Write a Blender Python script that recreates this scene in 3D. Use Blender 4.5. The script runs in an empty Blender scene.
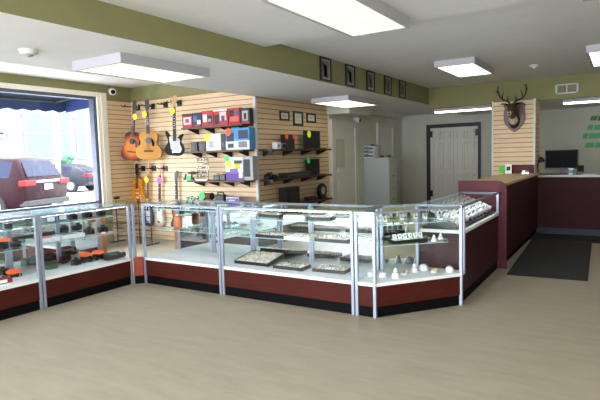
import bpy, math, random
from mathutils import Vector, Matrix
random.seed(7)
C = bpy.context.scene.collection
PI = math.pi

# ------------------------------------------------------------------ camera
FPX, PITCH, ROLL, YAW, EYE = 516.4, math.radians(4.862), math.radians(-1.647), math.radians(-32.116), 1.476
FW = Vector((math.sin(YAW)*math.cos(PITCH), math.cos(YAW)*math.cos(PITCH), -math.sin(PITCH)))
_r = Vector((math.cos(YAW), -math.sin(YAW), 0)); _u = _r.cross(FW)
RT = _r*math.cos(ROLL) + _u*math.sin(ROLL); UP = -_r*math.sin(ROLL) + _u*math.cos(ROLL)
CAM = Vector((0, 0, EYE))
cd = bpy.data.cameras.new('camera'); cam = bpy.data.objects.new('camera', cd); C.objects.link(cam)
cd.sensor_width = 36; cd.lens = FPX/600*36; cd.clip_start = .05; cd.clip_end = 300
mw = Matrix((RT, UP, -FW)).transposed().to_4x4(); mw.translation = CAM
cam.matrix_world = mw
bpy.context.scene.camera = cam

def ray(u, v): return FW + RT*((u-300)/FPX) - UP*((v-200)/FPX)
def UX(u, v, x): d = ray(u, v); return CAM + d*(x/d.x)          # the point of a surface x = const that shows at (u, v)
def UY(u, v, y): d = ray(u, v); return CAM + d*(y/d.y)
def UZ(u, v, z): d = ray(u, v); return CAM + d*((z-EYE)/d.z)

# ------------------------------------------------------------------ materials
def lin(c): return tuple((x/255/12.92 if x/255 <= .04045 else ((x/255+.055)/1.055)**2.4) for x in c) + (1,)
MATS = {}
def mat(name, rgb, rough=.5, metal=0, var=.06, scale=30, stretch=(1, 1, 1), bump=0, spec=.5, emit=0, emit_rgb=None, coat=0):
    if name in MATS: return MATS[name]
    m = bpy.data.materials.new(name); m.use_nodes = True; nt = m.node_tree; b = nt.nodes['Principled BSDF']
    b.inputs['Roughness'].default_value = rough; b.inputs['Metallic'].default_value = metal
    b.inputs['Specular IOR Level'].default_value = spec
    b.inputs['Coat Weight'].default_value = coat
    tc = nt.nodes.new('ShaderNodeTexCoord'); mp = nt.nodes.new('ShaderNodeMapping'); nz = nt.nodes.new('ShaderNodeTexNoise')
    mp.inputs['Scale'].default_value = stretch; nz.inputs['Scale'].default_value = scale; nz.inputs['Detail'].default_value = 3
    nt.links.new(tc.outputs['Object'], mp.inputs[0]); nt.links.new(mp.outputs[0], nz.inputs['Vector'])
    cr = nt.nodes.new('ShaderNodeValToRGB'); c = lin(rgb)
    cr.color_ramp.elements[0].position = .3; cr.color_ramp.elements[1].position = .7
    cr.color_ramp.elements[0].color = tuple(x*(1-var) for x in c[:3]) + (1,); cr.color_ramp.elements[1].color = tuple(min(1, x*(1+var)) for x in c[:3]) + (1,)
    nt.links.new(nz.outputs['Fac'], cr.inputs[0]); nt.links.new(cr.outputs[0], b.inputs['Base Color'])
    if bump:
        bp = nt.nodes.new('ShaderNodeBump'); bp.inputs['Strength'].default_value = bump; bp.inputs['Distance'].default_value = .01
        nt.links.new(nz.outputs['Fac'], bp.inputs['Height']); nt.links.new(bp.outputs[0], b.inputs['Normal'])
    if emit:
        b.inputs['Emission Color'].default_value = lin(emit_rgb or rgb); b.inputs['Emission Strength'].default_value = emit
    MATS[name] = m
    return m
def glass(name, tint=(250, 255, 252), ior=1.5, gain=1.0):
    m = bpy.data.materials.new(name); m.use_nodes = True; nt = m.node_tree
    nt.nodes.remove(nt.nodes['Principled BSDF']); out = nt.nodes['Material Output']
    tr = nt.nodes.new('ShaderNodeBsdfTransparent'); tr.inputs[0].default_value = lin(tint)
    gl = nt.nodes.new('ShaderNodeBsdfGlossy'); gl.inputs['Roughness'].default_value = .02; gl.inputs[0].default_value = (.95, 1, .98, 1)
    lw = nt.nodes.new('ShaderNodeLayerWeight'); lw.inputs[0].default_value = .5
    pw = nt.nodes.new('ShaderNodeMath'); pw.operation = 'POWER'; pw.inputs[1].default_value = 5
    mu = nt.nodes.new('ShaderNodeMath'); mu.operation = 'MULTIPLY_ADD'; mu.inputs[1].default_value = .92*gain; mu.inputs[2].default_value = ((ior-1)/(ior+1))**2*2*gain; mu.use_clamp = True
    mx = nt.nodes.new('ShaderNodeMixShader')
    nt.links.new(lw.outputs['Facing'], pw.inputs[0]); nt.links.new(pw.outputs[0], mu.inputs[0]); nt.links.new(mu.outputs[0], mx.inputs[0])
    nt.links.new(tr.outputs[0], mx.inputs[1]); nt.links.new(gl.outputs[0], mx.inputs[2]); nt.links.new(mx.outputs[0], out.inputs[0])
    return m
def solid(rgb, rough=.55): return mat('paint_%d_%d_%d' % rgb, rgb, rough)

G_CASE = glass('case_glass', (252, 254, 254), 1.45, .6)
G_TOP = glass('case_top_glass', (249, 253, 252), 1.5, .45)
G_SHELF = glass('shelf_glass', (244, 251, 248), 1.5, .6)
G_WIN = glass('window_glass', (250, 252, 255), 1.4, .8)
m_case_glow = mat('added_case_glow', (240, 245, 255), .5, emit=26, emit_rgb=(235, 243, 255))  # made-up emitter, added to brighten the white case decks
m_edge = mat('glass_edge', (168, 206, 212), .3)
m_mirror = mat('mirror', (236, 240, 242), .015, 1.0, .0)
m_alu = mat('aluminium', (172, 179, 198), .38, .55, .03)
m_red = mat('cherry_laminate', (74, 28, 21), .55, 0, .16, 6, (1, 1, 12), spec=.15)
m_purple = mat('burgundy_laminate', (62, 29, 35), .55, 0, .10, 8, (1, 1, 6), spec=.15)
m_kick = mat('black_kick', (9, 9, 11), .7, spec=.1)
m_white = mat('white_laminate', (248, 250, 252), .45, 0, .02)
m_paint = mat('white_paint', (216, 214, 210), .6, 0, .02)
m_ceil = mat('ceiling_paint', (230, 231, 233), .85, 0, .02, 5)
m_olive = mat('olive_paint', (138, 135, 92), .8, 0, .03, 4)
m_grey = mat('grey_wall_paint', (208, 208, 195), .8, 0, .03, 4)
m_black = mat('black_plastic', (20, 20, 22), .4)
m_dark = mat('dark_plastic', (44, 43, 46), .45)
m_gloss = mat('gloss_black', (8, 8, 10), .12)
m_cream = mat('cream_pad', (224, 218, 200), .8, 0, .05, 60)
m_silver = mat('silver', (200, 200, 205), .25, .9)
m_gold = mat('gold', (205, 165, 80), .3, .9)
m_shelfw = mat('shelf_wood', (92, 58, 42), .5, 0, .15, 10, (1, 8, 8))
m_steel = mat('dark_steel', (30, 28, 28), .4, .4)

# ------------------------------------------------------------------ mesh builder
class MB:
    def __init__(s): s.v = []; s.f = []; s.m = []; s.sm = []
    def add(s, vs, fs, m=0, smooth=False):
        o = len(s.v); s.v += [Vector(p) for p in vs]
        for f in fs: s.f.append([o+i for i in f]); s.m.append(m); s.sm.append(smooth)
        return s
    def box(s, x0, x1, y0, y1, z0, z1, m=0):
        x0, x1 = sorted((x0, x1)); y0, y1 = sorted((y0, y1)); z0, z1 = sorted((z0, z1))
        return s.add([(x0,y0,z0),(x1,y0,z0),(x1,y1,z0),(x0,y1,z0),(x0,y0,z1),(x1,y0,z1),(x1,y1,z1),(x0,y1,z1)],
                     [(0,3,2,1),(4,5,6,7),(0,1,5,4),(1,2,6,5),(2,3,7,6),(3,0,4,7)], m)
    def prism(s, poly, a0, a1, axis='z', m=0):
        # polygon in the two other axes, pushed along the third
        n = len(poly)
        def P(p, a): return (p[0], p[1], a) if axis == 'z' else ((p[0], a, p[1]) if axis == 'y' else (a, p[0], p[1]))
        vs = [P(p, a0) for p in poly] + [P(p, a1) for p in poly]
        return s.add(vs, [tuple(range(n))[::-1], tuple(range(n, 2*n))] + [(i, (i+1) % n, n+(i+1) % n, n+i) for i in range(n)], m)
    def tube(s, pts, r, n=8, m=0, smooth=True):
        pts = [Vector(p) for p in pts]; k = len(pts); rs = r if isinstance(r, (list, tuple)) else [r]*k
        vs = []; ref = None
        for i, p in enumerate(pts):
            t = (pts[min(i+1, k-1)] - pts[max(i-1, 0)]).normalized()
            if ref is None: ref = Vector((0, 0, 1)) if abs(t.z) < .9 else Vector((1, 0, 0))
            a = t.cross(ref).normalized(); b = a.cross(t).normalized(); ref = b
            for j in range(n):
                g = 2*PI*j/n; vs.append(p + (a*math.cos(g) + b*math.sin(g))*rs[i])
        fs = [(i*n+j, i*n+(j+1) % n, (i+1)*n+(j+1) % n, (i+1)*n+j) for i in range(k-1) for j in range(n)]
        s.add(vs, fs, m, smooth)
        o = len(s.v) - len(vs)
        s.f += [[o+j for j in range(n)][::-1], [o+(k-1)*n+j for j in range(n)]]; s.m += [m, m]; s.sm += [False, False]
        return s
    def lathe(s, prof, n=16, c=(0, 0, 0), m=0, axis='z', smooth=True):
        k = len(prof); vs = []
        for r, z in prof:
            for j in range(n):
                a = 2*PI*j/n; x, y = r*math.cos(a), r*math.sin(a)
                p = (x, y, z) if axis == 'z' else ((x, z, y) if axis == 'y' else (z, x, y))
                vs.append((p[0]+c[0], p[1]+c[1], p[2]+c[2]))
        fs = [(i*n+j, i*n+(j+1) % n, (i+1)*n+(j+1) % n, (i+1)*n+j) for i in range(k-1) for j in range(n)]
        o = len(s.v); s.add(vs, fs, m, smooth)
        s.f += [[o+j for j in range(n)][::-1], [o+(k-1)*n+j for j in range(n)]]; s.m += [m, m]; s.sm += [False, False]
        return s
    def ball(s, c, rx, ry=None, rz=None, m=0, n=10):
        ry = ry or rx; rz = rz or rx; o = len(s.v)
        s.lathe([(max(1e-4, math.sin(PI*i/6)), -math.cos(PI*i/6)) for i in range(7)], n, (0, 0, 0), m)
        for i in range(o, len(s.v)): p = s.v[i]; s.v[i] = Vector((c[0]+p.x*rx, c[1]+p.y*ry, c[2]+p.z*rz))
        return s
    def loft(s, rings, m=0, smooth=True, cap=True):
        n = len(rings[0]); k = len(rings); vs = [p for r in rings for p in r]
        fs = [(i*n+j, i*n+(j+1) % n, (i+1)*n+(j+1) % n, (i+1)*n+j) for i in range(k-1) for j in range(n)]
        o = len(s.v); s.add(vs, fs, m, smooth)
        if cap: s.f += [[o+j for j in range(n)][::-1], [o+(k-1)*n+j for j in range(n)]]; s.m += [m, m]; s.sm += [smooth, smooth]
        return s
    def quad(s, a, b, c, d, m=0): return s.add([a, b, c, d], [(0, 1, 2, 3)], m)
    def xf(s, M, i0=0):
        for i in range(i0, len(s.v)): s.v[i] = M @ s.v[i]
        return s
    def build(s, name, mats, parent=None, bevel=0, fixn=True):
        me = bpy.data.meshes.new(name); me.from_pydata(s.v, [], s.f)
        for m in (mats if isinstance(mats, (list, tuple)) else [mats]): me.materials.append(m)
        for p, i, q in zip(me.polygons, s.m, s.sm): p.material_index = i; p.use_smooth = q
        if fixn:
            import bmesh
            b = bmesh.new(); b.from_mesh(me); bmesh.ops.recalc_face_normals(b, faces=b.faces); b.to_mesh(me); b.free()
        me.update(); o = bpy.data.objects.new(name, me); C.objects.link(o)
        if parent is not None: o.parent = parent
        if bevel:
            md = o.modifiers.new('bevel', 'BEVEL'); md.width = bevel; md.segments = 2; md.limit_method = 'ANGLE'
        return o
def B(*a): return MB().box(*a)
def tag(o, label=None, cat=None, group=None, kind=None):
    if label: o['label'] = label
    if cat: o['category'] = cat
    if group: o['group'] = group
    if kind: o['kind'] = kind
    return o
def thing(name, label, cat, loc=(0, 0, 0), rz=0, group=None, rot=None):
    o = bpy.data.objects.new(name, None); C.objects.link(o); o.location = loc
    o.rotation_euler = rot if rot else (0, 0, rz); o.empty_display_size = .05
    return tag(o, label, cat, group)
def struct(name, mb, mats, parent=None, bevel=0):
    o = mb.build(name, mats, parent, bevel)
    if parent is None: o['kind'] = 'structure'
    return o
def kids(o): return [c for c in bpy.data.objects if c.parent == o]
def copy_tree(o, parent=None):
    c = o.copy(); C.objects.link(c); c.parent = parent
    for ch in kids(o): copy_tree(ch, c)
    return c
def smooth_poly(pts, k=5, closed=True):
    out = []; n = len(pts)
    for i in range(n if closed else n-1):
        p0, p1, p2, p3 = (pts[(i-1) % n], pts[i], pts[(i+1) % n], pts[(i+2) % n])
        for j in range(k):
            t = j/k
            out.append(tuple(.5*((2*b) + (-a+c)*t + (2*a-5*b+4*c-d)*t*t + (-a+3*b-3*c+d)*t**3) for a, b, c, d in zip(p0, p1, p2, p3)))
    return out

# ------------------------------------------------------------------ the room
XW, YG, XS, YE = -7.905, 6.694, -4.996, 9.05      # window wall, guitar wall, slat return wall, its far end
ZH = 2.35                                          # underside of the header
ZS, ZN, ZF, ZT = 2.44, 2.675, 2.755, 2.84           # soffit, near ceiling, far ceiling, ceiling by the window
XB, YH, YD = -3.356, 10.3, 13.0                    # fascia, header, door wall
XR, YR = 4.4, -2.4
# floor: beige vinyl with faint streaks
mf = bpy.data.materials.new('beige_vinyl'); mf.use_nodes = True; nt = mf.node_tree; b = nt.nodes['Principled BSDF']
tc = nt.nodes.new('ShaderNodeTexCoord'); mp = nt.nodes.new('ShaderNodeMapping'); mp.inputs['Scale'].default_value = (1.2, 5, 1); mp.inputs['Rotation'].default_value = (0, 0, .1)
n1 = nt.nodes.new('ShaderNodeTexNoise'); n1.inputs['Scale'].default_value = 2.2; n1.inputs['Detail'].default_value = 8; n1.inputs['Roughness'].default_value = .65
cr = nt.nodes.new('ShaderNodeValToRGB'); cr.color_ramp.elements[0].position = .3; cr.color_ramp.elements[1].position = .72
cr.color_ramp.elements[0].color = lin((158, 147, 126)); cr.color_ramp.elements[1].color = lin((175, 164, 143))
nt.links.new(tc.outputs['Object'], mp.inputs[0]); nt.links.new(mp.outputs[0], n1.inputs['Vector']); nt.links.new(n1.outputs['Fac'], cr.inputs[0])
nt.links.new(cr.outputs[0], b.inputs['Base Color'])
rr = nt.nodes.new('ShaderNodeMapRange'); rr.inputs['To Min'].default_value = .42; rr.inputs['To Max'].default_value = .56
nt.links.new(n1.outputs['Fac'], rr.inputs['Value']); nt.links.new(rr.outputs[0], b.inputs['Roughness'])
struct('floor', B(-8.1, XR+.2, YR-.2, YD+.2, -.12, 0), mf)
struct('ceiling', B(XB, XR+.2, YR-.2, 4.70, ZN, 3.2), m_ceil)
struct('ceiling', B(XB, XR+.2, 4.70, YH+.1, ZF, 3.2), m_ceil)
struct('ceiling', B(XS, XB, YR-.2, YD+.2, ZS, 3.2), m_ceil)
struct('ceiling', B(-8.1, XS, YR-.2, YG+.2, ZT, 3.2), m_ceil)
struct('ceiling', B(XB, XR+.2, YH+.1, YD+.2, ZH+.01, 3.2), m_ceil)
struct('trim_1', B(XB, XB+.012, YR, YH, ZS-.004, ZF), m_olive)          # olive fascia above the dropped ceiling
struct('wall_header', B(XB+.012, XR, YH, YH+.1, ZH, ZF), m_olive)
# window wall: opening y 1.0 .. 5.80, z .72 .. 2.60
WY0, WY1, WZ0, WZ1 = .6, 5.94, .72, 2.62
wl = MB(); wl.box(XW-.18, XW, YR-.2, WY0, 0, ZT); wl.box(XW-.18, XW, WY1, YG+.2, 0, ZT); wl.box(XW-.18, XW, WY0, WY1, 0, WZ0); wl.box(XW-.18, XW, WY0, WY1, WZ1, ZT)
struct('wall_left', wl, m_olive)
m_trimw = mat('cream_trim', (246, 240, 226), .5, 0, .03)
wn = bpy.data.objects.new('window_1', None); C.objects.link(wn); wn['kind'] = 'structure'; wn.location = (XW, (WY0+WY1)/2, WZ0)
def wpart(name, mb, m): mb.xf(Matrix.Translation(-Vector(wn.location))); return mb.build(name, m, wn)
t = MB(); t.box(XW, XW+.035, WY1-.01, 6.125, WZ0-.04, WZ1+.075); t.box(XW, XW+.03, WY0-.1, WY1-.01, WZ1, WZ1+.075); t.box(XW+.035, XW+.05, WY1+.06, WY1+.14, WZ0-.04, WZ1+.04)
t.box(XW, XW+.08, WY0-.1, 6.125, WZ0-.1, WZ0-.04); wpart('casing', t, m_trimw)
t = MB(); t.box(XW-.14, XW-.02, WY1-.06, WY1-.012, WZ0, WZ1); t.box(XW-.14, XW-.02, WY0, WY0+.06, WZ0, WZ1); t.box(XW-.14, XW-.02, WY0+.06, WY1-.07, WZ1-.05, WZ1); t.box(XW-.14, XW-.02, WY0+.06, WY1-.07, WZ0, WZ0+.06)
wpart('sash_frame', t, mat('sash_shade_grey', (92, 98, 118), .5))  # dark grey stands in for the shade inside the window reveal
wpart('glass_pane', MB().quad((XW-.08, WY0, WZ0), (XW-.08, WY1, WZ0), (XW-.08, WY1, WZ1), (XW-.08, WY0, WZ1)), G_WIN)
# other walls
struct('wall_guitar_side', B(-8.1, XS-.15, YG, YG+.18, 0, ZT), m_olive)
struct('wall_return', B(XS-.15, XS, YG, YE, 0, ZS), m_grey)
struct('wall_closet', B(XS-.15, -4.95, YE, YD+.2, 0, ZS), m_grey)
struct('wall_back', B(-5.15, XR+.2, YD, YD+.2, 0, ZS+.02), m_grey)
struct('wall_right', B(XR, XR+.2, YR-.2, YD+.2, 0, 2.9), m_olive)
# shop front behind the camera: three large openings
fr = MB(); fr.box(-8.1, XR+.2, YR-.2, YR, 0, .45); fr.box(-8.1, XR+.2, YR-.2, YR, 2.42, 3.0)
for x0, x1 in ((-8.1, -6.9), (-3.6, -3.3), (-.2, .1), (3.4, XR+.2)): fr.box(x0, x1, YR-.2, YR, .45, 2.42)
struct('wall_front', fr, m_olive)
# baseboard
struct('baseboard_back', B(-4.95, -3.95, YD-.012, YD, 0, .1), m_steel)

# slat wall panels
m_slat = mat('slatwall_maple', (224, 194, 154), .5, 0, .05, 5, (1, 1, 8)); m_groove = mat('slatwall_groove', (132, 100, 74), .7)
def slats(mb, a0, a1, plane, z0, z1, axis, sgn, pitch=.083):
    # axis 'x': boards run along x on a surface y = plane; sgn is the side they face
    n = int(math.ceil((z1-z0)/pitch))
    def bx(d0, d1, za, zb, m):
        if axis == 'x': mb.box(a0, a1, plane+sgn*d0, plane+sgn*d1, za, zb, m)
        else: mb.box(plane+sgn*d0, plane+sgn*d1, a0, a1, za, zb, m)
    bx(0, .008, z0, z1, 1)
    for i in range(n):
        za = z1-(i+1)*pitch; zb = za+pitch-.0115
        bx(.008, .02, max(z0, za), zb, 0)
struct('wall_slat_panel', (lambda m: (slats(m, XW, XS+.004, YG, 0, 2.58, 'x', -1), m)[1])(MB()), [m_slat, m_groove])
struct('wall_slat_panel', (lambda m: (slats(m, 6.13, YG-.02, XW, 0, 2.58, 'y', 1), m)[1])(MB()), [m_slat, m_groove])
struct('wall_slat_panel', (lambda m: (slats(m, YG, YE, XS, 0, ZS-.003, 'y', 1), m)[1])(MB()), [m_slat, m_groove])
struct('trim_2', B(XS-.022, XS+.024, YG-.026, YG+.012, 0, ZS-.002), m_paint)
# slat column with the mounted deer
XC0, XC1, YC = -2.05, -1.325, 9.93
struct('pillar_core', B(XC0+.02, XC1-.02, YC+.02, YH+.25, 0, 2.355), m_paint)
cm = MB(); slats(cm, XC0+.02, XC1-.02, YC+.02, 0, 2.355, 'x', -1); slats(cm, YC+.03, YH+.25, XC1-.02, 0, 2.355, 'y', 1)
struct('wall_slat_panel', cm, [m_slat, m_groove])
struct('trim_3', B(XC1-.03, XC1+.004, YC-.006, YC+.03, 0, 2.36), m_paint)
struct('trim_4', B(XC0-.004, XC0+.022, YC-.006, YC+.03, 0, 2.36), m_paint)
# boxed-in ducts along the closet wall
dm = UX(371, 112, -4.3)
struct('beam_duct', B(-4.95, -4.45, 8.95, 9.9, 2.27, ZS), m_grey)
struct('beam_duct', B(-4.95, -4.62, 9.9, 12.2, 2.33, ZS), m_grey)

# doors on the far walls
def panel_door(mb, y, x0, x1, z0, z1):
    mb.box(x0, x1, y, y+.04, z0, z1)
    w = x1-x0
    for zz0, zz1 in ((.12, .44), (.50, .82), (.86, .95)):
        for a, c in ((.12, .46), (.54, .88)):
            xa, xb_, za, zb = x0+w*a, x0+w*c, z0+(z1-z0)*zz0, z0+(z1-z0)*zz1
            for q in ((xa, xa+.025, za, zb), (xb_-.025, xb_, za, zb), (xa, xb_, za, za+.025), (xa, xb_, zb-.025, zb)):
                mb.box(q[0], q[1], y-.022, y, q[2], q[3])
            mb.box(xa+.06, xb_-.06, y-.02, y, za+.06, zb-.06)
dp = [UY(u, v, YD) for u, v in ((427.2, 124.6), (480.8, 123.3), (430.8, 128), (454.2, 128), (478.5, 127))]
DX0, DX1 = dp[2].x, dp[4].x; DXm = dp[3].x; DZ = 2.10
m_doorf = mat('dark_door_frame', (40, 36, 40), .5); m_door = mat('door_paint', (224, 222, 214), .6, 0, .02)
d1 = bpy.data.objects.new('door_1', None); C.objects.link(d1); d1['kind'] = 'structure'
for a, c in ((DX0, DXm-.003), (DXm+.003, DX1)):
    q = MB(); panel_door(q, YD-.05, a, c, 0.01, DZ-.02); q.build('door_leaf', m_door, d1)
q = MB(); q.box(dp[0].x, DX0, YD-.07, YD, 0, DZ+.07); q.box(DX1, dp[1].x, YD-.07, YD, 0, DZ+.07); q.box(DX0, DX1, YD-.07, YD, DZ-.02, DZ+.07); q.build('door_frame', m_doorf, d1)
for x, s in ((DX0, 1), (DX1, -1)):
    for z in (.35, 1.85): B(x, x+s*.06, YD-.075, YD-.05, z, z+.16).build('hinge', m_black, d1)
# white door near the slat wall and the tall white panel beyond it
def side_door(n, y0, y1, z1, fw):
    d = bpy.data.objects.new('door_%d' % n, None); C.objects.link(d); d['kind'] = 'structure'
    q = MB(); q.box(-4.955, -4.90, y0, y0+fw, 0, z1); q.box(-4.955, -4.90, y1-fw, y1, 0, z1); q.box(-4.955, -4.90, y0+fw, y1-fw, z1-fw, z1); q.build('door_frame', m_paint, d)
    q = MB(); q.box(-4.955, -4.925, y0+fw, y1-fw, .01, z1-fw)
    for za, zb in ((.25, .95), (1.12, z1-fw-.2)):
        q.box(-4.925, -4.915, y0+fw+.12, y1-fw-.12, za, zb)
    q.build('door_leaf', m_door, d)
    return d
d2 = side_door(2, YE+.02, 10.25, 2.18, .13)
B(-4.915, -4.912, YE+.22, 9.62, 1.22, 1.8).build('door_window', mat('frosted_pane', (196, 198, 172), .35), d2)
side_door(3, 11.35, 12.35, 2.20, .10)

# ------------------------------------------------------------------ lights: surface-mounted fluorescent troffers
m_house = mat('fixture_enamel', (186, 184, 192), .5, 0, .02)
def diffuser_mat(name, s): return mat(name, (150, 150, 140), .5, 0, .02, emit=s, emit_rgb=(255, 250, 228))
def fixture(label, x0, x1, y0, y1, z, h, s, group='ceiling light fixtures'):
    t = thing('ceiling_light', label, 'ceiling light', ((x0+x1)/2, (y0+y1)/2, z-h), 0, group)
    w, d = (x1-x0)/2, (y1-y0)/2; q = MB()
    q.box(-w, w, -d, -d+.03, 0, h); q.box(-w, w, d-.03, d, 0, h); q.box(-w, -w+.03, -d+.03, d-.03, 0, h); q.box(w-.03, w, -d+.03, d-.03, 0, h); q.box(-w+.03, w-.03, -d+.03, d-.03, h-.02, h)
    q.build('housing', m_house, t, .004)
    B(-w+.03, w-.03, -d+.03, d-.03, .006, .016).build('diffuser', diffuser_mat('diffuser_%d' % int(s*10), s), t)
    return t
LS = 1.0
fixture('white boxed ceiling light on the dropped ceiling beside the window', -4.50, -3.80, 3.13, 4.30, ZS, .09, LS)
fixture('white boxed ceiling light on the dropped ceiling beside the slat return wall', -4.51, -3.80, 7.62, 8.85, ZS, .085, LS*2.4)
fixture('long ceiling light above the glass cases, cut by the top of the photo', -2.22, -1.64, 3.08, 4.54, ZN, .09, LS)
fixture('square looking ceiling light on the main ceiling in front of the deer mount', -2.30, -1.74, 7.33, 8.58, ZF, .09, LS*2.4)
p1 = UZ(586, 53, ZF-.09); p2 = UZ(585, 68, ZF-.09)
fixture('ceiling light cut by the right edge of the photo above the service counter', p1.x, p1.x+.60, p1.y, p2.y, ZF, .09, LS*2.4)
p1 = UZ(583, 2, ZN-.09)
fixture('ceiling light at the top corner of the photo, only its edge in view', p1.x, p1.x+.6, p1.y-1.3, p1.y, ZN, .09, LS)
def strip(label, u0, v0, u1, v1, y):
    a, c = UY(u0, v0, y), UY(u1, v1, y); z = ZH+.01
    t = thing('ceiling_strip_light', label, 'strip light', ((a.x+c.x)/2, y, z-.08), 0, 'strip lights under the header'); w = abs(c.x-a.x)/2
    q = MB(); q.prism([(-.07, .03), (-.05, .085), (.05, .085), (.07, .03)], -w, w, 'x'); q.build('housing', m_house, t)
    q = MB(); q.prism([(-.06, .03), (-.045, .005), (.045, .005), (.06, .03)], -w+.01, w-.01, 'x'); q.build('lens', diffuser_mat('diffuser_strip', 6.5), t)
strip('long narrow strip light hanging above the dark framed double door', 435, 113, 491.5, 109.5, 10.75)
strip('long narrow strip light above the service counter and the monitor', 563, 105, 612, 103, 10.75)

# small ceiling fittings
t = thing('smoke_detector', 'round white smoke detector on the dropped ceiling near the window', 'smoke detector', UZ(28.5, 49.5, ZS))
MB().lathe([(.075, 0), (.075, -.012), (.068, -.035), (.05, -.045)], 24).build('base', m_paint, t)
MB().lathe([(.03, -.044), (.028, -.058), (.012, -.064)], 16).build('sensor_cap', mat('sensor_grey', (150, 152, 165), .4), t)
t = thing('smoke_detector', 'small white ceiling sensor on the main ceiling before the air vent', 'smoke detector', UZ(534, 65, ZF))
MB().lathe([(.07, 0), (.068, -.02), (.05, -.035)], 20).build('base', m_paint, t); MB().ball((.0, 0, -.038), .03, .03, .014).build('sensor_cap', m_white, t)
def sec_cam(label, loc, d):
    t = thing('security_camera', label, 'security camera', loc); d = Vector(d).normalized()
    n = Vector((0, 0, 0)) - d*.075
    MB().lathe([(.05, 0), (.05, .012), (.03, .02)], 18).xf(d.to_track_quat('Z', 'Y').to_matrix().to_4x4()).xf(Matrix.Translation(n)).build('mount', m_paint, t)
    MB().tube([n, Vector((0, 0, 0)), d*.07], [.02, .062, .058], 18).build('housing', m_paint, t)
    MB().tube([d*.066, d*.078], [.042, .036], 18).build('lens', m_gloss, t)
c1 = UX(112, 91.5, XW+.09); sec_cam('white round security camera on the wall beside the window frame', c1, (1, -.45, -.25))
c2 = UX(357, 119.5, -4.82); sec_cam('small security camera under the boxed duct near the white door', c2, (.8, .1, -.3))
t = thing('wall_switch', 'tiny dark outlet plate on the slat wall beside the window', 'outlet', UX(116.5, 198, XW+.025))
B(0, .012, -.06, .06, -.02, .02).build('plate', m_dark, t, .003); B(.012, .016, -.02, .02, -.01, .01).build('socket', m_black, t)
v0, v1 = UY(555.5, 84.5, YH), UY(578.5, 93, YH)
t = thing('air_vent', 'white rectangular air vent grille on the olive header', 'air vent', ((v0.x+v1.x)/2, YH-.004, (v0.z+v1.z)/2)); w, hh = (v1.x-v0.x)/2, .085
q = MB(); q.box(-w, w, -.015, 0, -hh, -hh+.02); q.box(-w, w, -.015, 0, hh-.02, hh); q.box(-w, -w+.03, -.015, 0, -hh, hh); q.box(w-.03, w, -.015, 0, -hh, hh); q.box(-.008, .008, -.014, 0, -hh, hh); q.build('frame', m_paint, t)
q = MB()
for i in range(7): z = -hh+.03+i*.02; q.box(-w+.03, w-.03, -.012, -.002, z, z+.007)
q.build('grille', mat('vent_grey', (120, 124, 136), .5), t)

# framed pictures on the fascia
m_frame = mat('black_frame', (18, 16, 16), .35)
def framed(label, c, w, h, normal, group, art, rim=.022):
    # the picture hangs on a wall and faces normal ('x' or 'y-')
    t = thing('picture_frame', label, 'picture', c, PI/2 if normal == 'x' else 0, group)
    q = MB(); q.box(-w/2, w/2, -.02, 0, -h/2, -h/2+rim); q.box(-w/2, w/2, -.02, 0, h/2-rim, h/2); q.box(-w/2, -w/2+rim, -.02, 0, -h/2+rim, h/2-rim); q.box(w/2-rim, w/2, -.02, 0, -h/2+rim, h/2-rim); q.build('frame', m_frame, t)
    q = MB(); q.box(-w/2+rim, w/2-rim, -.008, 0, -h/2+rim, h/2-rim, 0)
    iw, ih = w/2-rim, h/2-rim
    for x0, x1, z0, z1, m in art: q.box(x0*iw, x1*iw, -.0095, -.008, z0*ih, z1*ih, m)
    q.build('picture', [mat('photo_mat', (170, 166, 158), .5), mat('photo_dark', (60, 58, 58), .4), mat('photo_mid', (112, 108, 104), .4), mat('paper', (226, 226, 220), .5)], t)
    return t
ords = ['nearest of the five', 'second nearest of the five', 'middle one of the five', 'fourth from the near end', 'farthest of the five, next to the header']
for k, (u, v, w) in enumerate(((325, 69, .27), (349.7, 76.5, .27), (370, 82.5, .27), (387.3, 87, .27), (402, 91, .27))):
    c = UX(u, v, XB+.013); c.z = ZS+.155
    framed('black framed grey photo on the olive fascia, '+ords[k], c, .29, .30, 'x', 'framed photos along the fascia',
           [(-.8, .8, -.8, .85, 2), (-.35+.1*k, .3, -.7, .45, 1), (-.7, -.2, .2, .6, 0)])

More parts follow.
